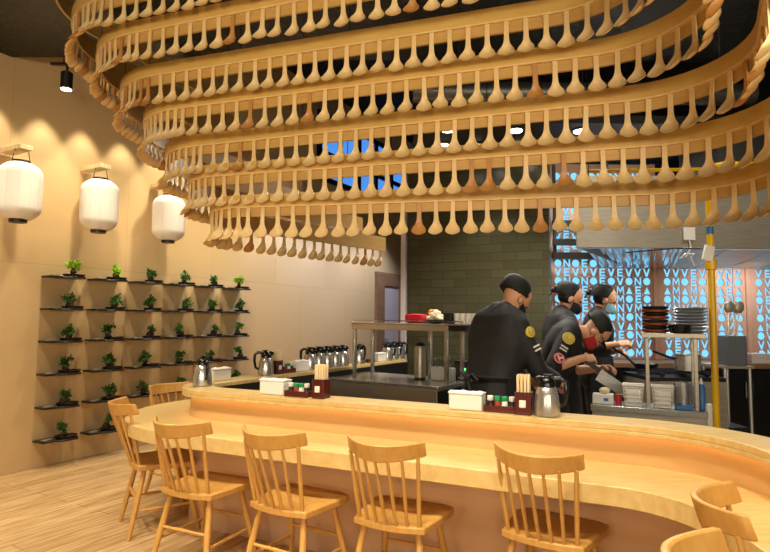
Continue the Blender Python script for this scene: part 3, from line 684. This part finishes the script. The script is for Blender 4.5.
for i in range(2): tag(MB().box((0, 0, .026), (.22, .16, .05)).build('white_carton', 'white', bev=.003, loc=(4.03, 6.1, .973 + .052 * i)), f'white carton on the right of the black cabinets, {["lower", "upper"][i]} one', 'carton', 'white cartons')
tag(MB().box((0, 0, .03), (.1, .08, .06)).build('red_packet', 'red', bev=.006, loc=(3.83, 6.08, .973)), 'small red packet left of the white cartons', 'packet')

# ------------------------------------------------------------------ range, pots, bin of ladles
c = thing('cooking_range', 'black and steel cooking range behind the prep counter', 'range', (2.3, 4.72, 0)); MB().box((.1, 0, .47), (.6, .5, .94)).build('range_body', 'steelw', c, bev=.004); MB().box((.1, 0, .955), (.6, .5, .03)).build('hob_top', 'black', c)
gt = MB()
for x in (-.08, .1, .28):
    gt.box((x, 0, .99), (.02, .46, .02))
    for y in (-.2, .2): gt.box((x, y, .975), (.02, .02, .02))
for y in (-.15, 0, .15): gt.box((.1, y, 1.0), (.56, .02, .02))
gt.build('grate', 'black', c)
p = thing('stock_pot', 'steel pot on the range, seen under the prep overshelf', 'pot', (2.48, 4.62, 1.0105)); MB().lathe([(.09, 0), (.1, .006), (.1, .13), (.105, .135), (.096, .135), (.094, .02)], n=26).build('pot_body', 'steel', p); MB().tube([(-.1, 0, .1), (-.15, 0, .11), (-.3, -.05, .16)], .010, 8).build('pot_handle', 'black', p)
p = thing('frying_pan', 'black frying pan with its handle held by the chef in the blue mask', 'pan', (2.24, 4.84, 1.0105)); MB().lathe([(.07, 0), (.085, .005), (.105, .04), (.102, .04), (.08, .01)], n=24).build('pan_body', 'black', p); MB().tube([(-.1, 0, .035), (-.16, .02, .1), (-.27, .03, .17)], .010, 8).build('pan_handle', 'black', p)
c = thing('utensil_cart', 'steel cart holding a grey tub, right of the yellow pipe', 'cart', (2.84, 4.7, 0))
for x in (-.1, .1):
    for y in (-.15, .15): MB().tube([(x, y, 0), (x, y, 1.04)], .014, 8).build('leg', 'steel', c)
for z in (.3, 1.05): MB().box((0, 0, z), (.25, .36, .02)).build('shelf', 'steelw', c)
tag(MB().box((0, 0, .13), (.19, .26, .26)).build('storage_crate', 'black', bev=.01, loc=(2.84, 4.7, .3105)), 'black crate on the lower shelf of the steel cart', 'crate')
tb = MB(); tb.box((0, 0, .008), (.16, .16, .012))
for s in (-1, 1): tb.box((s * .078, 0, .12), (.008, .164, .24)); tb.box((0, s * .078, .12), (.148, .008, .24))
tag(tb.build('grey_tub', 'greyp', bev=.004, loc=(2.84, 4.62, 1.0605)), 'grey plastic tub on the steel cart, ladles standing in it', 'tub')
lad = None
for i, (x, y, ax, ay, w) in enumerate(((-.04, -.03, .05, .05, 'leftmost'), (.0, .045, .1, -.02, 'second from the left'), (.02, -.02, .16, .04, 'third from the left'), (.03, .03, .22, -.04, 'rightmost'))):
    if lad is None:
        lad = thing('steel_ladle', 'x', 'ladle', group='ladles in the grey tub'); MB().tube([(0, 0, 0), (0, 0, .42)], .005, 6).build('handle', 'steel', lad); MB().ell((0, 0, .46), (.038, .012, .05), 14).build('bowl', 'steelw', lad); o = lad
    else: o = copy_tree(lad)
    o['label'] = f'steel ladle standing in the grey tub, {w}'; o.location = (2.84 + x - .06 * ax, 4.62 + y, 1.077); o.rotation_euler = (ay, ax * .7, 0)

# ------------------------------------------------------------------ ceiling fittings
b = thing('air_duct', 'long round galvanised air duct above the kitchen, glimpsed between the spoons', 'duct', (.25, 5.14, 3.55)); MB().tube([(0, 0, 0), (3.2, 0, 0)], .1, 20).build('duct_run', 'duct', b)
for x in (.3, 1.6, 2.9): MB().tube([(x, 0, .09), (x, 0, 1.65)], .006, 6).build('hanger_rod', 'black', b)
dl = None
for i, (x, y, w) in enumerate(((.62, 6.0, 'front row, leftmost'), (.98, 6.0, 'front row, second'), (1.42, 6.0, 'front row, third'), (1.95, 6.0, 'front row, rightmost'), (.62, 5.5, 'nearest row, leftmost'), (1.3, 5.5, 'nearest row, middle'), (1.95, 5.5, 'nearest row, rightmost'))):
    if dl is None:
        dl = thing('ceiling_downlight', 'x', 'downlight', group='kitchen downlights'); MB().lathe([(.075, -.012), (.085, -.012), (.085, 0), (.075, 0)], n=20).build('trim_ring', 'black', dl); MB().lathe([(.066, -.019), (.066, -.0125)], n=20).build('lens', 'lamp', dl); o = dl
    else: o = copy_tree(dl)
    o.location = (x, y, 3.32); o['label'] = f'round downlight in the kitchen ceiling, {w}'
SPOTS = []
sl = None
for i, t0 in enumerate((-1.5, -.62, -.16, .3, .9, 1.5, 2.3)):
    x, y = wallp(t0, .42)
    if y > 4.9 : zc = 5.2
    else: zc = 3.78
    if i == 1: pass
x0_, y0_ = -2.90, 4.93
def make_track(nm, lab, loc):
    t = thing('track_spotlight', lab, 'spotlight', loc, 0, 'black wall spotlights'); MB().lathe([(.05, 0), (.05, .15), (.03, .165)], n=20).build('lamp_body', 'black', t); MB().lathe([(.044, -.004), (.044, .004)], n=18).build('lens', 'lamp', t)
    MB().tube([(0, 0, .16), (0, 0, .22), (-.03, 0, .25), (-.03, 0, 3.78 - loc[2])], .011, 8).build('stem', 'black', t); MB().box((-.07, 0, .235), (.16, .03, .02)).build('arm', 'black', t); return t
make_track('a', 'black cylinder spotlight hanging at the upper left before the wall', (x0_, y0_, 3.46))
# ------------------------------------------------------------------ people
def capsule(mb, a, b, ra, rb=None, n=12):
    rb = ra if rb is None else rb; a, b = Vector(a), Vector(b)
    mb.tube([a, b], [ra, rb], n); mb.ell(a, (ra,) * 3, n); mb.ell(b, (rb,) * 3, n)
def fuse(mb, name, mats, parent, voxel, smooth=4):
    me = bpy.data.meshes.new('t'); me.from_pydata(mb.v, [], mb.f)
    bm = bmesh.new(); bm.from_mesh(me); bmesh.ops.recalc_face_normals(bm, faces=bm.faces); bm.to_mesh(me); bm.free()
    tmp = bpy.data.objects.new('t', me); COL.objects.link(tmp)
    r = tmp.modifiers.new('r', 'REMESH'); r.mode = 'VOXEL'; r.voxel_size = voxel
    s = tmp.modifiers.new('s', 'SMOOTH'); s.iterations = smooth; s.factor = .5
    dg = bpy.context.evaluated_depsgraph_get(); dg.update()
    me2 = bpy.data.meshes.new_from_object(tmp.evaluated_get(dg)); bpy.data.objects.remove(tmp)
    me2.name = name; me2.materials.clear(); me2.materials.append(M[mats])
    for p in me2.polygons: p.use_smooth = True
    o = bpy.data.objects.new(name, me2); COL.objects.link(o); o.parent = parent; return o
def add_hand(mb, wrist, d, nrm, side, curl, s=1.0):
    """palm and five fingers; d = along the hand, nrm = out of the palm, side = +1 thumb towards d x nrm"""
    d = d.normalized(); nrm = (nrm - d * nrm.dot(d)).normalized(); w = d.cross(nrm).normalized() * side
    rot = Matrix((w, d, nrm)).transposed()
    mb.ell(wrist + d * .045 * s, (.041 * s, .052 * s, .0155 * s), 12, rot=rot)
    for i, L in enumerate((.070, .080, .074, .058)):
        base = wrist + d * .082 * s + w * (.029 - .0195 * i) * s; p = base; a = 0; r = (.0092, .0094, .009, .008)[i]
        mb.tube([wrist + d * .04 * s + w * (.02 - .013 * i) * s, base], [r, r], 8)
        for q, f in enumerate((.45, .31, .24)):
            a += curl * (1, 1.15, .7)[q]; v = d * math.cos(a) + nrm * math.sin(a); e = p + v * L * f * s; capsule(mb, p, e, r * (1 - .08 * q), r * (.94 - .08 * q), 8); p = e
    b = wrist + d * .022 * s + w * .026 * s; v1 = (d * .55 + w * .75 + nrm * .3).normalized(); v2 = (d * .85 + w * .15 + nrm * .5).normalized(); v3 = (d * .8 - w * .2 + nrm * .6).normalized()
    e1 = b + v1 * .036 * s; e2 = e1 + v2 * .03 * s; e3 = e2 + v3 * .024 * s
    capsule(mb, b, e1, .0125, .0108, 8); capsule(mb, e1, e2, .0105, .0095, 8); capsule(mb, e2, e3, .0095, .0078, 8)
def ik(sh, tgt, pole, l1, l2):
    v = tgt - sh; d = min(v.length, l1 + l2 - .005); v = v.normalized(); a = (l1 * l1 - l2 * l2 + d * d) / (2 * d); h = math.sqrt(max(0, l1 * l1 - a * a))
    p = (pole - v * pole.dot(v)).normalized(); return sh + v * a + p * h, sh + v * d
def person(label, loc, face, lean, hyaw, hpitch, hands, scale=1.0, mask='maskb', cap='skull', bun=False, sleeve=.5, curl=(.5, .5), palms=None, badges=(), twist=0, knot=False, side_lean=0, nod=(0, 0, -.03)):
    rz = math.atan2(-face[0], face[1]); t = thing('person', label, 'person', (*loc, 0), rz, 'kitchen staff'); s = scale
    W2L = (Matrix.Translation((*loc, 0)) @ Matrix.Rotation(rz, 4, 'Z')).inverted()
    hip = Vector((0, 0, .93 * s)); UP = Matrix.Translation(hip) @ Matrix.Rotation(side_lean, 4, 'Y') @ Matrix.Rotation(-lean, 4, 'X') @ Matrix.Rotation(twist, 4, 'Z') @ Matrix.Scale(s, 4)
    u = lambda x, y, z: UP @ Vector((x, y, z - .93))
    neck = u(nod[0], nod[1] - .005, nod[2] + 1.47); HM = Matrix.Translation(neck) @ (UP.to_3x3().normalized().to_4x4()) @ Matrix.Rotation(hyaw, 4, 'Z') @ Matrix.Rotation(-hpitch, 4, 'X') @ Matrix.Translation((0, .012, .03)) @ Matrix.Scale(s, 4)
    h = lambda x, y, z: HM @ Vector((x, y, z)); HR = HM.to_3x3().normalized()
    levels = [(.88, .075, .128, 0), (.98, .07, .118, 0), (1.08, .072, .113, .005), (1.18, .092, .118, .008), (1.28, .112, .122, .004), (1.36, .11, .1, -.006), (1.42, .06, .068, -.01)]
    def torso(mb, grow, zmin=.86):
        for (z0, w0, r0, y0), (z1, w1, r1, y1) in zip(levels, levels[1:]):
            for q in range(4):
                f = q / 4; z, w, r, y = (a + (b - a) * f for a, b in zip((z0, w0, r0, y0), (z1, w1, r1, y1))); capsule(mb, u(-w, y, z), u(w, y, z), (r + grow) * s, None, 14)
        capsule(mb, u(-.15, -.01, 1.372), u(.15, -.01, 1.372), (.06 + grow) * s); capsule(mb, u(-.1, -.01, 1.385), u(-.03, -.012, 1.45), (.055 + grow) * s); capsule(mb, u(.1, -.01, 1.385), u(.03, -.012, 1.45), (.055 + grow) * s)
    body = MB(); torso(body, -.012)
    capsule(body, u(0, -.012, 1.4), h(0, -.01, .06), .056 * s, .052 * s)
    # head
    body.ell(h(0, -.004, .142), (.076 * s, .096 * s, .1 * s), 20, rot=HR); body.ell(h(0, .03, .07), (.056 * s, .064 * s, .064 * s), 16, rot=HR); body.ell(h(0, .062, .028), (.028 * s, .026 * s, .022 * s), 10, rot=HR)
    body.ell(h(0, .096, .088), (.014 * s, .022 * s, .02 * s), 10, rot=HR); body.tube([h(0, .088, .125), h(0, .106, .09)], [.009 * s, .012 * s], 8)
    body.ell(h(0, .084, .056), (.024 * s, .012 * s, .008 * s), 10, rot=HR); body.ell(h(0, .082, .13), (.05 * s, .016 * s, .01 * s), 10, rot=HR)
    for sx in (-1, 1): body.ell(h(sx * .077, -.005, .1), (.011 * s, .021 * s, .031 * s), 10, rot=HR)
    jack = MB(); torso(jack, .012); trou = MB(); shoes = MB(); arms = []
    for i, sx in enumerate((1, -1)):
        sh = u(sx * .18, -.012, 1.36); tgt = W2L @ Vector(hands[i]); pole = Vector((sx * .5, -.45, -.8))
        el, wr = ik(sh, tgt, pole, .29 * s, .255 * s); arms.append((sh, el, wr))
        capsule(body, sh, el, .047 * s, .04 * s); capsule(body, el, el.lerp(wr, .4), .041 * s, .038 * s); capsule(body, el.lerp(wr, .4), wr, .038 * s, .026 * s)
        d = (wr - el).normalized()
        if palms and palms[i]: d = (d + W2L.to_3x3() @ Vector(palms[i][0])).normalized(); nr = W2L.to_3x3() @ Vector(palms[i][1])
        else: nr = Vector((-sx * .6, 0, -.8))
        w_ = d.cross((nr - d * nr.dot(d)).normalized()); inward = Vector((-sx * .3, .5, .8)); add_hand(body, wr, d, nr, 1 if w_.dot(inward) > 0 else -1, curl[i], s)
        capsule(jack, sh, el, .067 * s, .059 * s); capsule(jack, el, el.lerp(wr, sleeve), .058 * s, .052 * s)
        hp = Vector((sx * .09 * s, 0, .9 * s)); kn = Vector((sx * .1 * s, .02, .49 * s)); an = Vector((sx * .105 * s, -.01, .09 * s))
        capsule(body, hp, kn, .078 * s, .052 * s); capsule(body, kn, kn.lerp(an, .35), .05 * s, .052 * s); capsule(body, kn.lerp(an, .35), an, .052 * s, .034 * s)
        capsule(body, an, an + Vector((0, .1, -.045)), .036 * s, .03 * s)
        capsule(trou, hp, kn, .1 * s, .075 * s); capsule(trou, kn, an + Vector((0, 0, .01)), .074 * s, .062 * s)
        shoes.ell(an + Vector((0, .055, -.045)), (.05, .14, .045), 14); shoes.ell(an + Vector((0, -.02, -.03)), (.047, .06, .06), 12)
    capsule(trou, (-.07 * s, 0, .93 * s), (.07 * s, 0, .93 * s), .122 * s)
    fuse(body, 'body', 'skin', t, .0062, 3)
    # standing collar
    for q in range(12):
        a0 = q * math.pi / 6; p = lambda a: u(.062 * math.cos(a), -.008 + .062 * math.sin(a), 1.45); capsule(jack, p(a0), p(a0 + math.pi / 6), .017 * s, None, 6)
    fuse(jack, 'jacket', 'cloth', t, .0105, 6); fuse(trou, 'trousers', 'apron', t, .013, 4)
    sm = MB(); sm.v, sm.f, sm.m = shoes.v, shoes.f, shoes.m
    for i, v in enumerate(sm.v): sm.v[i] = (v[0], v[1], max(.002, v[2]))
    sm.build('shoes', 'blackgloss', t)
    # apron wrapped round the front of the hips
    ap = MB(); n = 15; vs = []
    for r_ in range(6):
        z = (1.06 - r_ * .12) * s; R1 = (.152 + .012 * r_) * s
        for i in range(n):
            a = R(-20 + 220 * i / (n - 1)); vs.append((R1 * 1.33 * math.cos(a), R1 * math.sin(a) + .01, z))
    k = len(vs); vs += [(x * 1.03, y * 1.03, z) for x, y, z in vs]
    fs = [(r_ * n + i, r_ * n + i + 1, (r_ + 1) * n + i + 1, (r_ + 1) * n + i) for r_ in range(5) for i in range(n - 1)]
    fs += [tuple(q + k for q in f[::-1]) for f in fs]
    ed = list(range(n)) + [r_ * n + n - 1 for r_ in range(1, 6)] + [5 * n + i for i in range(n - 2, -1, -1)] + [r_ * n for r_ in range(4, 0, -1)]
    fs += [(ed[i], ed[(i + 1) % len(ed)], ed[(i + 1) % len(ed)] + k, ed[i] + k) for i in range(len(ed))]
    ap.add(vs, fs).build('apron', 'apron', t, 60)
    if knot:
        kb = MB(); y = -.158 * s; kb.ell((0, y - .02, 1.03 * s), (.025, .02, .02), 10)
        for sx in (-1, 1):
            kb.tube([(0, y - .02, 1.03 * s), (sx * .06, y - .035, 1.06 * s), (sx * .1, y - .03, 1.03 * s), (sx * .05, y - .025, 1.01 * s), (0, y - .02, 1.03 * s)], .009, 6); kb.tube([(0, y - .02, 1.03 * s), (sx * .04, y - .03, .93 * s), (sx * .06, y - .02, .82 * s)], .010, 6)
        bl = [(math.cos(a) * .2 * s, math.sin(a) * .137 * s, 1.04 * s) for a in (R(180 + 180 * q / 16) for q in range(17))]; kb.tube(bl, .014, 6)
        kb.build('apron_knot', 'capc', t)
    # cap, hair, mask, eyes
    prof = [(.0865, .135), (.089, .15), (.089, .172), (.0885, .176), (.086, .2), (.078, .225), (.06, .246), (.035, .256), (.008, .259)]
    CX = HM @ Matrix.Rotation(R(9), 4, 'X') @ Matrix.Translation((0, -.02, -.006)); cb = MB().lathe(prof, n=28, X=CX, sx=.97, sy=1.2)
    if cap == 'brim':
        n = 13; vs = []
        for i in range(n):
            a = R(20 + 140 * i / (n - 1)); vs += [(.084 * math.cos(a), .1 * math.sin(a), .142), (.09 * math.cos(a), .1 + .085 * math.sin(a), .132), (.084 * math.cos(a), .1 * math.sin(a), .148), (.09 * math.cos(a), .1 + .085 * math.sin(a), .137)]
        fs = []
        for i in range(n - 1):
            q = i * 4; fs += [(q, q + 1, q + 5, q + 4), (q + 2, q + 6, q + 7, q + 3), (q + 1, q + 3, q + 7, q + 5)]
        cb.add(vs, fs, 0, CX)
    if cap == 'knot': cb.ell(CX @ Vector((0, -.118, .15)), (.03 * s, .022 * s, .022 * s), 10); cb.tube([CX @ Vector((0, -.12, .15)), CX @ Vector((.03, -.14, .1))], [.012, .008], 6)
    co = cb.build('cap', 'capc', t, 50)
    em = MB(); em.lathe([(.014, 0), (.014, .002)], n=12, X=CX @ Matrix.Translation((.03, .1, .18)) @ Matrix.Rotation(R(-72), 4, 'X')); em.build('cap_emblem', 'badger', co)
    hb = MB(); hb.ell(h(0, -.022, .12), (.08 * s, .088 * s, .075 * s), 18, rot=HR) if bun else hb.ell(h(0, -.012, .148), (.079 * s, .094 * s, .07 * s), 18, rot=HR)
    if bun: hb.ell(h(0, -.125, .15), (.042 * s, .04 * s, .04 * s), 14, rot=HR); hb.ell(h(0, -.1, .15), (.03 * s, .03 * s, .03 * s), 10, rot=HR)
    hb.build('hair', 'hair', t)
    mk = MB(); nu, nv = 15, 8; vs = []
    for g_ in (0, .004):
        for i in range(nu):
            a = R(-78 + 156 * i / (nu - 1))
            for j in range(nv):
                q = j / (nv - 1); bul = math.cos(a) ** 2 * math.sin(math.pi * min(1, .12 + q * .8)); z = .012 + .092 * q - .006 * abs(math.sin(a)) * (1 - q) + .012 * abs(math.sin(a)) * (1 - 2 * q)
                vs.append(h((.073 + g_) * math.sin(a), .006 + (.084 + g_) * math.cos(a) + .034 * bul, z))
    k = nu * nv; fs = [(i * nv + j, (i + 1) * nv + j, (i + 1) * nv + j + 1, i * nv + j + 1) for i in range(nu - 1) for j in range(nv - 1)]; fs += [tuple(q + k for q in f[::-1]) for f in fs]
    ed = [i * nv for i in range(nu)] + [(nu - 1) * nv + j for j in range(1, nv)] + [i * nv + nv - 1 for i in range(nu - 2, -1, -1)] + [j for j in range(nv - 2, 0, -1)]
    fs += [(ed[i], ed[(i + 1) % len(ed)], ed[(i + 1) % len(ed)] + k, ed[i] + k) for i in range(len(ed))]
    mk.add(vs, fs)
    for sx in (-1, 1): mk.tube([h(sx * .074, .02, .06), h(sx * .082, -.02, .1)], .0022, 5); mk.tube([h(sx * .072, .03, .09), h(sx * .082, -.018, .12)], .0022, 5)
    mk.build('face_mask', mask, t, 60)
    for sx in (-1, 1): MB().ell(h(sx * .031, .081, .119), (.012 * s, .008 * s, .006 * s), 10, rot=HR).build('eye', 'eye', t)
    # round badges on the sleeve
    for i, (arm, f, kind, rad, nv_) in enumerate(badges):
        sh, el, wr = arms[arm]; ax = (el - sh).normalized(); nl = W2L.to_3x3() @ Vector(nv_); nl = (nl - ax * nl.dot(ax)).normalized(); p = sh.lerp(el, f) + nl * (.067 - .008 * f) * s
        Z = nl; Y = -ax; X_ = Y.cross(Z); B = Matrix.Translation(p) @ Matrix((X_, Y, Z)).transposed().to_4x4()
        if kind == 'strip':
            q = MB()
            for r_ in range(2): q.box((0, .012 - r_ * .024, .002), (.055, .01, .006), X=B)
            q.build('sleeve_print', 'badgew', t); continue
        bo = MB().lathe([(rad, -.012), (rad, .003), (rad * .9, .005)], n=20, X=B).build('sleeve_badge', 'badge' if kind == 'y' else 'badger', t)
        q = MB()
        if kind == 'y':
            q.tube([B @ Vector((rad * .75 * math.cos(a), rad * .75 * math.sin(a), .005)) for a in (2 * math.pi * j / 20 for j in range(21))], .0022, 4)
            for sx in (-1, 1): q.ell(B @ Vector((sx * rad * .3, rad * .2, .005)), (.006, .006, .003), 8)
            q.tube([B @ Vector((rad * .42 * math.cos(a), rad * .35 * math.sin(a), .005)) for a in (math.pi + math.pi * j / 8 for j in range(9))], .003, 4)
        else:
            q.tube([B @ Vector((rad * .85 * math.cos(a), rad * .85 * math.sin(a), .004)) for a in (2 * math.pi * j / 20 for j in range(21))], .003, 4); q.tube([B @ Vector((-rad * .5, rad * .4, .006)), B @ Vector((rad * .3, -rad * .5, .006))], .006, 5); q.tube([B @ Vector((rad * .5, rad * .4, .006)), B @ Vector((0, 0, .006))], .006, 5)
        q.build('badge_print', 'badged' if kind == 'y' else 'badgew', bo)
    return t, arms, W2L
CAMN = (.25, -1, .1)
person('person in black chef clothes and cap seen from behind, head bent over', (.68, 3.62), (.86, .5), .2, -.12, .6, [(1.12, 3.66, 1.02), (.98, 3.98, 1.02)], 1.02, 'maskb', 'skull', sleeve=.85, badges=[(0, .2, 'y', .034, (.55, -.8, .1)), (0, .55, 'strip', .03, (.55, -.8, .1))], knot=True)
person('person in black cap and black face mask, hair bun, looking down to the right', (1.475, 4.86), (.95, -.05), .12, -.1, .32, [(1.68, 4.66, 1.05), (1.70, 4.95, 1.05)], 1.025, 'maskb', 'knot', bun=True, sleeve=.6, badges=[(0, .14, 'y', .045, (-.1, -1, .2)), (0, .5, 'strip', .03, (-.1, -1, .2))])
person('person in black cap and pale blue face mask, farthest back, holding a pan handle', (1.955, 5.28), (.92, -.25), .1, .0, .28, [(2.02, 4.88, 1.21), (2.14, 5.22, 1.13)], 1.025, 'maskl', 'knot', bun=True, sleeve=.5, curl=(.85, .5))
t4, arms4, W4 = person('person in black cap and red face mask bending low with a wide knife', (1.19, 4.27), (.95, -.18), .44, .0, .85, [(1.41, 4.0, 1.15), (1.62, 4.22, 1.06)], .98, 'maskr', 'brim', nod=(0, .06, -.07), sleeve=.12, curl=(.95, .6), palms=[((.5, 0, -.25), (-.2, .6, -.7)), None], badges=[(0, .16, 'y', .045, (.0, -1, .25)), (0, .48, 'strip', .03, (.0, -1, .2)), (0, .78, 'r', .04, (0, -1, .15))])
k = thing('kitchen_knife', 'wide bladed kitchen knife in the hand of the bending chef', 'knife')
wr = W4.inverted() @ arms4[0][2]; d = Vector((.83, -.05, -.56)).normalized(); up = Vector((.5, 0, .83)); side = d.cross(up).normalized(); up = side.cross(d).normalized() * 1
K = Matrix.Translation(wr + Vector((.06, -.005, -.05))) @ Matrix((d, side, up if up.z > 0 else -up)).transposed().to_4x4() @ Matrix.Scale(1.2, 4)
def kprism(poly, th, nm, m):
    return MB().add([K @ Vector((x, -th, z)) for x, z in poly] + [K @ Vector((x, th, z)) for x, z in poly], [tuple(range(len(poly)))[::-1], tuple(range(len(poly), 2 * len(poly)))] + [(i, (i + 1) % len(poly), len(poly) + (i + 1) % len(poly), len(poly) + i) for i in range(len(poly))]).build(nm, m, k, bev=.0006)
kprism([(.055, .012), (.26, .01), (.275, -.02), (.265, -.055), (.06, -.06)], .0012, 'blade', 'steel'); kprism([(-.06, .011), (.056, .011), (.056, -.012), (-.06, -.014)], .009, 'handle', 'black')

# ------------------------------------------------------------------ light
def spot(name, loc, target, energy, angle, blend=.5, col=(1, .88, .68), size=.06):
    l = bpy.data.lights.new(name, 'SPOT'); l.energy = energy; l.spot_size = R(angle); l.spot_blend = blend; l.color = col; l.shadow_soft_size = size
    o = bpy.data.objects.new(name, l); COL.objects.link(o); o.location = loc; o.rotation_euler = (Vector(target) - Vector(loc)).to_track_quat('-Z', 'Y').to_euler(); return o
def area(name, loc, target, energy, size, col=(1, .88, .68)):
    l = bpy.data.lights.new(name, 'AREA'); l.energy = energy; l.size = size; l.color = col
    o = bpy.data.objects.new(name, l); COL.objects.link(o); o.location = loc; o.rotation_euler = (Vector(target) - Vector(loc)).to_track_quat('-Z', 'Y').to_euler(); return o
WARM = (1, .86, .64)
WALLC = (1, .85, .6)
for t0 in (-1.2, -.78, -.34, .06, .5, .95, 1.4, 1.9):
    x, y = wallp(t0, .19); bx, by = wallp(t0, .17); spot('wall_washer_lamp', (x, y, 3.57), (bx, by, 0), 44, 66, .5, WALLC, .03)
for t0 in (-1.6, -.3, 1.0, 2.2):
    x, y = wallp(t0, 1.1); bx, by = wallp(t0 + .1, .1); spot('wall_lamp', (x, y, 3.6), (bx, by, 1.3), 120, 90, .9, WALLC, .1)
for t0 in (3.2, 4.4, 5.6):
    x, y = wallp(t0, .9); bx, by = wallp(t0, .1); spot('far_wall_lamp', (x, y, 3.4), (bx, by, .6), 130, 105, .7, (.78, .8, 1), .1)
for x, y in ((-2.6, 2.6), (-1.4, 1.9), (-.2, 1.5), (.9, 1.0), (-2.6, .8), (-.6, .2)):
    spot('ceiling_spot_lamp', (x, y, 3.7), (x + .25, y + .75, 0), 270, 80, .6, WARM, .2)
for x in (-2.6, -.9, .8, 2.4):
    spot('chandelier_fill', (x, -1.9, 2.2), (x * .75 - .1, 3.2, 3.05), 235, 52, .9, (1, .9, .68), .5)  # added fill from behind the camera for the chandelier fronts
for x in (-2.2, 0, 1.8):
    area('counter_fill', (x, -2.4, 1.9), (x * .5, 2.7, .4), 36, .9, WARM)  # unseen fill panels added to brighten the counter base
for x, y in ((-.5, 6.4), (.1, 6.0)):
    spot('left_run_fill', (x, y, 3.3), (-1.0, 4.4, 2.05), 90, 60, .8, (1, .95, .88), .1)  # added fill to whiten the spoons of the left run
for x, y in ((.62, 5.5), (1.3, 5.5), (1.95, 5.5), (.98, 6.0)):
    spot('kitchen_light', (x, y, 3.29), (x, y - .6, 0), 130, 115, .5, (1, .92, .8), .07)
spot('kitchen_light', (2.5, 3.2, 3.7), (2.7, 4.7, 2.2), 95, 80, .7, (1, .92, .8), .15)  # extra fill added to brighten the hood front
spot('kitchen_light', (1.4, 4.0, 3.7), (1.5, 4.2, 0), 120, 80, .7, (1, .92, .8), .15)
spot('lattice_fill', (2.6, 5.6, 3.25), (2.7, 6.45, 1.4), 90, 120, .7, (1, .92, .85), .1)  # this and the next are fill added to lighten the letter boards
spot('lattice_fill', (4.0, 5.9, 2.0), (4.0, 6.5, 1.4), 25, 140, .7, (1, .92, .85), .1)
spot('hood_lamp', (2.6, 5.0, 2.04), (2.4, 4.4, 0), 40, 140, .6, (1, .93, .82), .07)
spot('hood_lamp', (3.4, 5.0, 2.04), (3.3, 4.6, 0), 25, 130, .6, (1, .93, .82), .07)
w = bpy.data.worlds.new('world'); scene.world = w; w.use_nodes = True
w.node_tree.nodes['Background'].inputs[0].default_value = (1, .9, .75, 1); w.node_tree.nodes['Background'].inputs[1].default_value = .12
scene.view_settings.view_transform = 'Standard'; scene.view_settings.look = 'None'; scene.view_settings.gamma = 1; scene.view_settings.use_curve_mapping = False; scene.view_settings.exposure = 0
scene.cycles.use_denoising = True; scene.cycles.max_bounces = 6; scene.cycles.caustics_reflective = False; scene.cycles.caustics_refractive = False; scene.cycles.sample_clamp_indirect = 4
